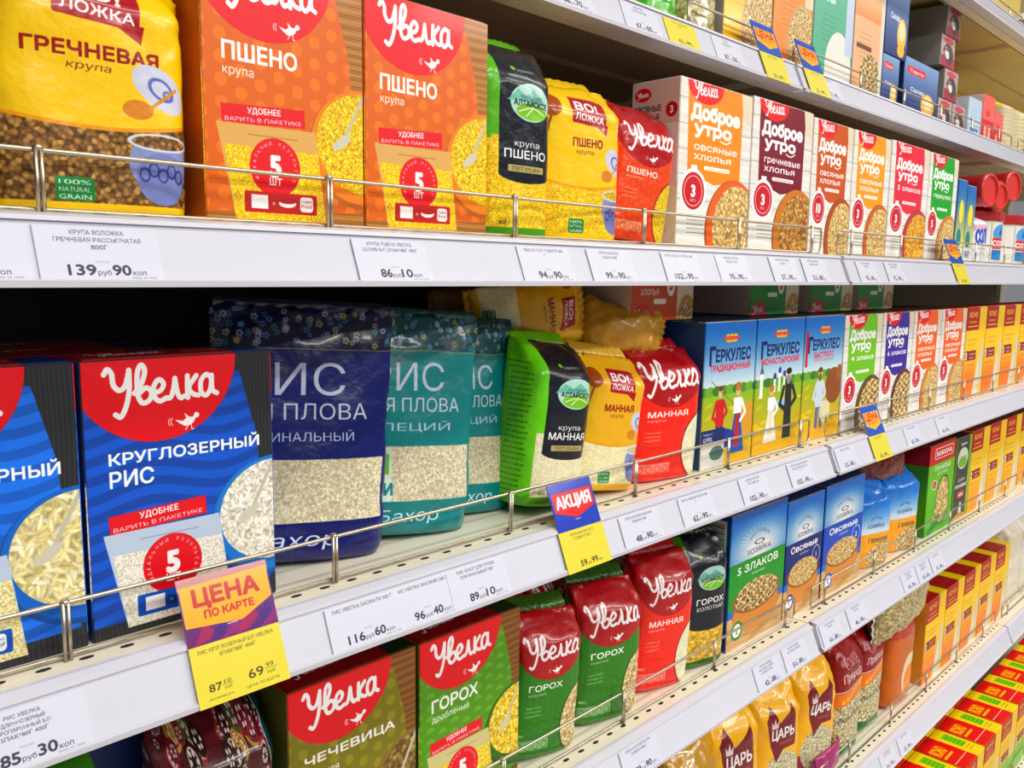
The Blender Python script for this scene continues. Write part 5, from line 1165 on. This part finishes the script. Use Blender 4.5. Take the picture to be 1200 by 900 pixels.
whites = [('s2', .112, ['КРУПА ГРЕЧА', 'ОТБОРНАЯ', '900Г'], '64', '70', 'white price card at the near end of the eye-level rail'),
 ('s2', .188, ['КРУПА ВОЛОЖКА', 'ГРЕЧНЕВАЯ РАССЫПЧАТАЯ', '800Г'], '139', '90', 'white price card reading 139 under the buckwheat bag'),
 ('s2', .410, ['КРУПА ПШЕНО УВЕЛКА', 'ШЛИФ Б/П 5ПАК*80Г 400Г'], '86', '10', 'white price card reading 86 under the second orange millet carton'),
 ('s2', .591, ['ПШЕНО ГОСТ ГУДВИЛЛ 800', 'Г'], '94', '90', 'white price card reading 94 under the black millet bag'),
 ('s2', .690, ['КРУПА ВОЛОЖКА', 'ПШЕНО 800Г'], '99', '90', 'white price card under the yellow millet bag'),
 ('s2', .818, ['КРУПА ПШЕНО УВЕЛКА 800Г'], '102', '90', 'white price card reading 102 under the orange millet bag'),
 ('s2', .930, ['ОВСЯНЫЕ ХЛОПЬЯ', 'УВЕЛКА 350Г'], '70', '90', 'white price card reading 70 under the yellow-orange flake carton'),
 ('s2', 1.060, ['ХЛОПЬЯ ГРЕЧНЕВЫЕ', 'УВЕЛКА'], '57', '90', 'white price card reading 57 under the maroon flake carton'),
 ('s2', 1.150, ['ХЛОПЬЯ ОВСЯНЫЕ', 'УВЕЛКА 400Г'], '51', '80', 'white price card last before the eye-level rail joint'),
 ('s2', 1.330, ['ХЛОПЬЯ ОВСЯНЫЕ', 'УВЕЛКА'], '70', '90', 'white price card first beyond the eye-level rail joint'),
 ('s2', 1.440, ['ХЛОПЬЯ 5 ЗЛАКОВ', 'УВЕЛКА 350Г'], '72', '90', 'white price card second beyond the eye-level rail joint'),
 ('s3', .130, ['РИС УВЕЛКА', 'ДЛИННОЗЕРНЫЙ', 'ПРОПАРЕННЫЙ Б/П', '5ПАК*80Г 400Г'], '85', '30', 'white price card reading 85 under the long grain rice carton'),
 ('s3', .381, ['РИС УВЕЛКА БАСМАТИ 500 Г'], '116', '60', 'white price card reading 116 for basmati under the dark blue pouch'),
 ('s3', .4435, ['РИС УВЕЛКА ЖАСМИН 500 Г'], '96', '40', 'white price card reading 96 for jasmine rice'),
 ('s3', .507, ['РИС БАХОР ДЛЯ ПЛОВА', 'ОРИГИНАЛЬНЫЙ 700Г'], '89', '10', 'white price card reading 89 for pilaf rice under the teal pouch'),
 ('s3', .757, ['КРУПА ВОЛОЖКА МАННАЯ', 'РЖВНАЯ 700Г'], '48', '90', 'white price card reading 48 under the yellow semolina bag'),
 ('s3', .872, ['КРУПА МАННАЯ УВЕЛКА 800', 'Г'], '62', '90', 'white price card reading 62 under the red semolina bag'),
 ('s3', 1.012, ['ХЛОПЬЯ ГЕРКУЛЕС', 'РУССКИЙ 500Г'], '102', '90', 'white price card under the folk couple carton'),
 ('s3', 1.145, ['ГЕРКУЛЕС МОНАСТЫРСКИЙ', 'РУССКИЙ ПРОДУКТ 500', 'Г'], '102', '90', 'white price card last before the middle rail joint'),
 ('s3', 1.300, ['ХЛОПЬЯ 4 ЗЛАКА'], '51', '80', 'white price card first beyond the middle rail joint'),
 ('s3', 1.580, ['ХЛОПЬЯ 6 ЗЛАКОВ'], '62', '90', 'white price card under the violet carton'),
 ('s3', 1.740, ['ХЛОПЬЯ ОВСЯНЫЕ'], '62', '90', 'white price card under the orange flake cartons'),
 ('s4', .780, ['ГОРОХ КОЛОТЫЙ ЭКСТРА', 'ГУДВИЛЛ 800 Г'], '89', '90', 'white price card for split peas under the red semolina bag'),
 ('s4', 1.090, ['ХЛОПЬЯ ОВСЯНЫЕ', 'НАСТОЯЩАЯ ХОЗЯЙКА', '5 ЗЛАКОВ 400 Г'], '42', '88', 'white price card reading 42 under the blue and green carton'),
 ('s4', 1.175, ['ХЛОПЬЯ ОВСЯНЫЕ', 'НАСТОЯЩАЯ ХОЗЯЙКА'], '51', '80', 'white price card reading 51 before the lower middle rail joint'),
 ('s4', 1.300, ['ХЛОПЬЯ ОВСЯНЫЕ', 'ХОЗЯЙКА'], '41', '80', 'white price card first beyond the lower middle rail joint'),
 ('s4', 1.400, ['ХЛОПЬЯ ГЕРКУЛЕС', 'ХОЗЯЙКА'], '46', '90', 'white price card second beyond the lower middle rail joint'),
 ('s4', 1.640, ['ХЛОПЬЯ ГЕРКУЛЕС', 'НАСТОЯЩАЯ', 'ХОЗЯЙКА 400Г'], '30', '90', 'white price card under the glossy blue bags'),
 ('s4', 1.715, ['ХЛОПЬЯ 5 ЗЛАКОВ', 'НАСТОЯЩАЯ', 'ХОЗЯЙКА 400Г'], '51', '60', 'white price card beside the one under the glossy blue bags'),
 ('s4', 1.790, ['МАКФА ХЛОПЬЯ'], '57', '90', 'white price card just before the green carton'),
 ('s5', 1.660, ['ХЛОПЬЯ ОВСЯНЫЕ', 'ЯСНО СОЛНЫШКО'], '51', '90', 'white price card on the low rail under the red-topped bags'),
 ('s5', 1.750, ['ХЛОПЬЯ ОВСЯНЫЕ'], '57', '90', 'white price card on the low rail under the orange-brown bag'),
 ('s1', .718, ['ФАСОЛЬ КРАСНАЯ', '400Г'], '66', '70', 'white price card for red beans second along the upper rail'),
 ('s1', .610, ['МАКАРОНЫ'], '62', '60', 'white price card nearest along the upper rail'),
 ('s1', .848, ['МАКАРОНЫ', 'СПИРАЛИ 500Г'], '67', '00', 'white price card just before the yellow one on the upper rail'),
 ('s1', 1.045, ['КРУПА', 'НАЦИОНАЛЬ'], '87', '50', 'white price card on the upper rail between two yellow ones'),
 ('s1', 1.360, ['ХЛОПЬЯ'], '72', '90', 'white price card beyond the upper rail joint')]
for lv, x, ln, rub, kop, lb in whites: card(lv, x, card_print(ln, rub, kop), CW, lb)
card('s1', .934, card_yellow(['ФАСОЛЬ ДЛЯ БОРЩА', '400 Г'], '62', '99'), .070, 'yellow price card on the upper rail without a hanging tag', group='yellow price cards')

def hang_tag(lv, x, label, w, hh, head, headkey, cv, dzh=.038, lean=0):
    """yellow card in the rail with a printed header standing above it in a clear sleeve"""
    yf, zb = LV[lv]
    t = empty('price_tag', (x, yf, zb), (0, 0, 0)); tag(t, label, 'price tag', 'promotion price tags')
    c = card(lv, x, cv, .070, None, cat=None, name='tag_card', ch=CHT); c.parent = t; c.location = (0, -.0026, .0005)
    a = w/2; m = pm(headkey, head, rough=.2, coat=.8)
    v = boxv(-a, a, -.0005, .0005, 0, hh); uv = []
    for q in BOXF:
        for i in q: uv.append(((v[i][0]+a)/w, v[i][2]/hh))
    put('tag_header', mesh('tag_header', v, BOXF, m, uv=uv), t, (0, .0135, .0400), (-ANG, lean, 0))
    put('tag_clip', mesh('tag_clip', boxv(-.004, .004, 0, .030, .0, .003), BOXF, plain((220, 220, 225), .2)), t, (0, .0165, .0462))
    return t
hang_tag('s3', .270, 'orange and purple card-price tag over its yellow card by the rice carton', .070, .048, head_cena, 'header_card_price', card_yellow(['РИС КРУГЛОЗЕРНЫЙ Б/П УВЕЛКА', '5ПАК*80Г 400Г'], '69', '99', ('87', '10')))
hang_tag('s3', .657, 'blue and red promotion tag over its yellow card under the green semolina bag', .068, .050, head_akcia, 'header_promotion', card_yellow(['КРУПА МАННАЯ ГОСТ', 'ГУДВИЛЛ 700 Г'], '59', '99'), dzh=.032)
for lv, x, lb in (('s3', 1.43, 'blue and yellow price tag on the middle rail before the four grain carton'), ('s2', 1.765, 'blue and yellow price tag on the eye-level rail before the green carton'), ('s1', 1.172, 'blue and yellow price tag on the upper rail nearer the wire end'), ('s1', 1.308, 'blue and yellow price tag on the upper rail just past the joint')):
    hang_tag(lv, x, lb, .068, .050, head_blue, 'header_blue', card_yellow(['ЦЕНА ПО КАРТЕ'], '51', '99'), dzh=.034)
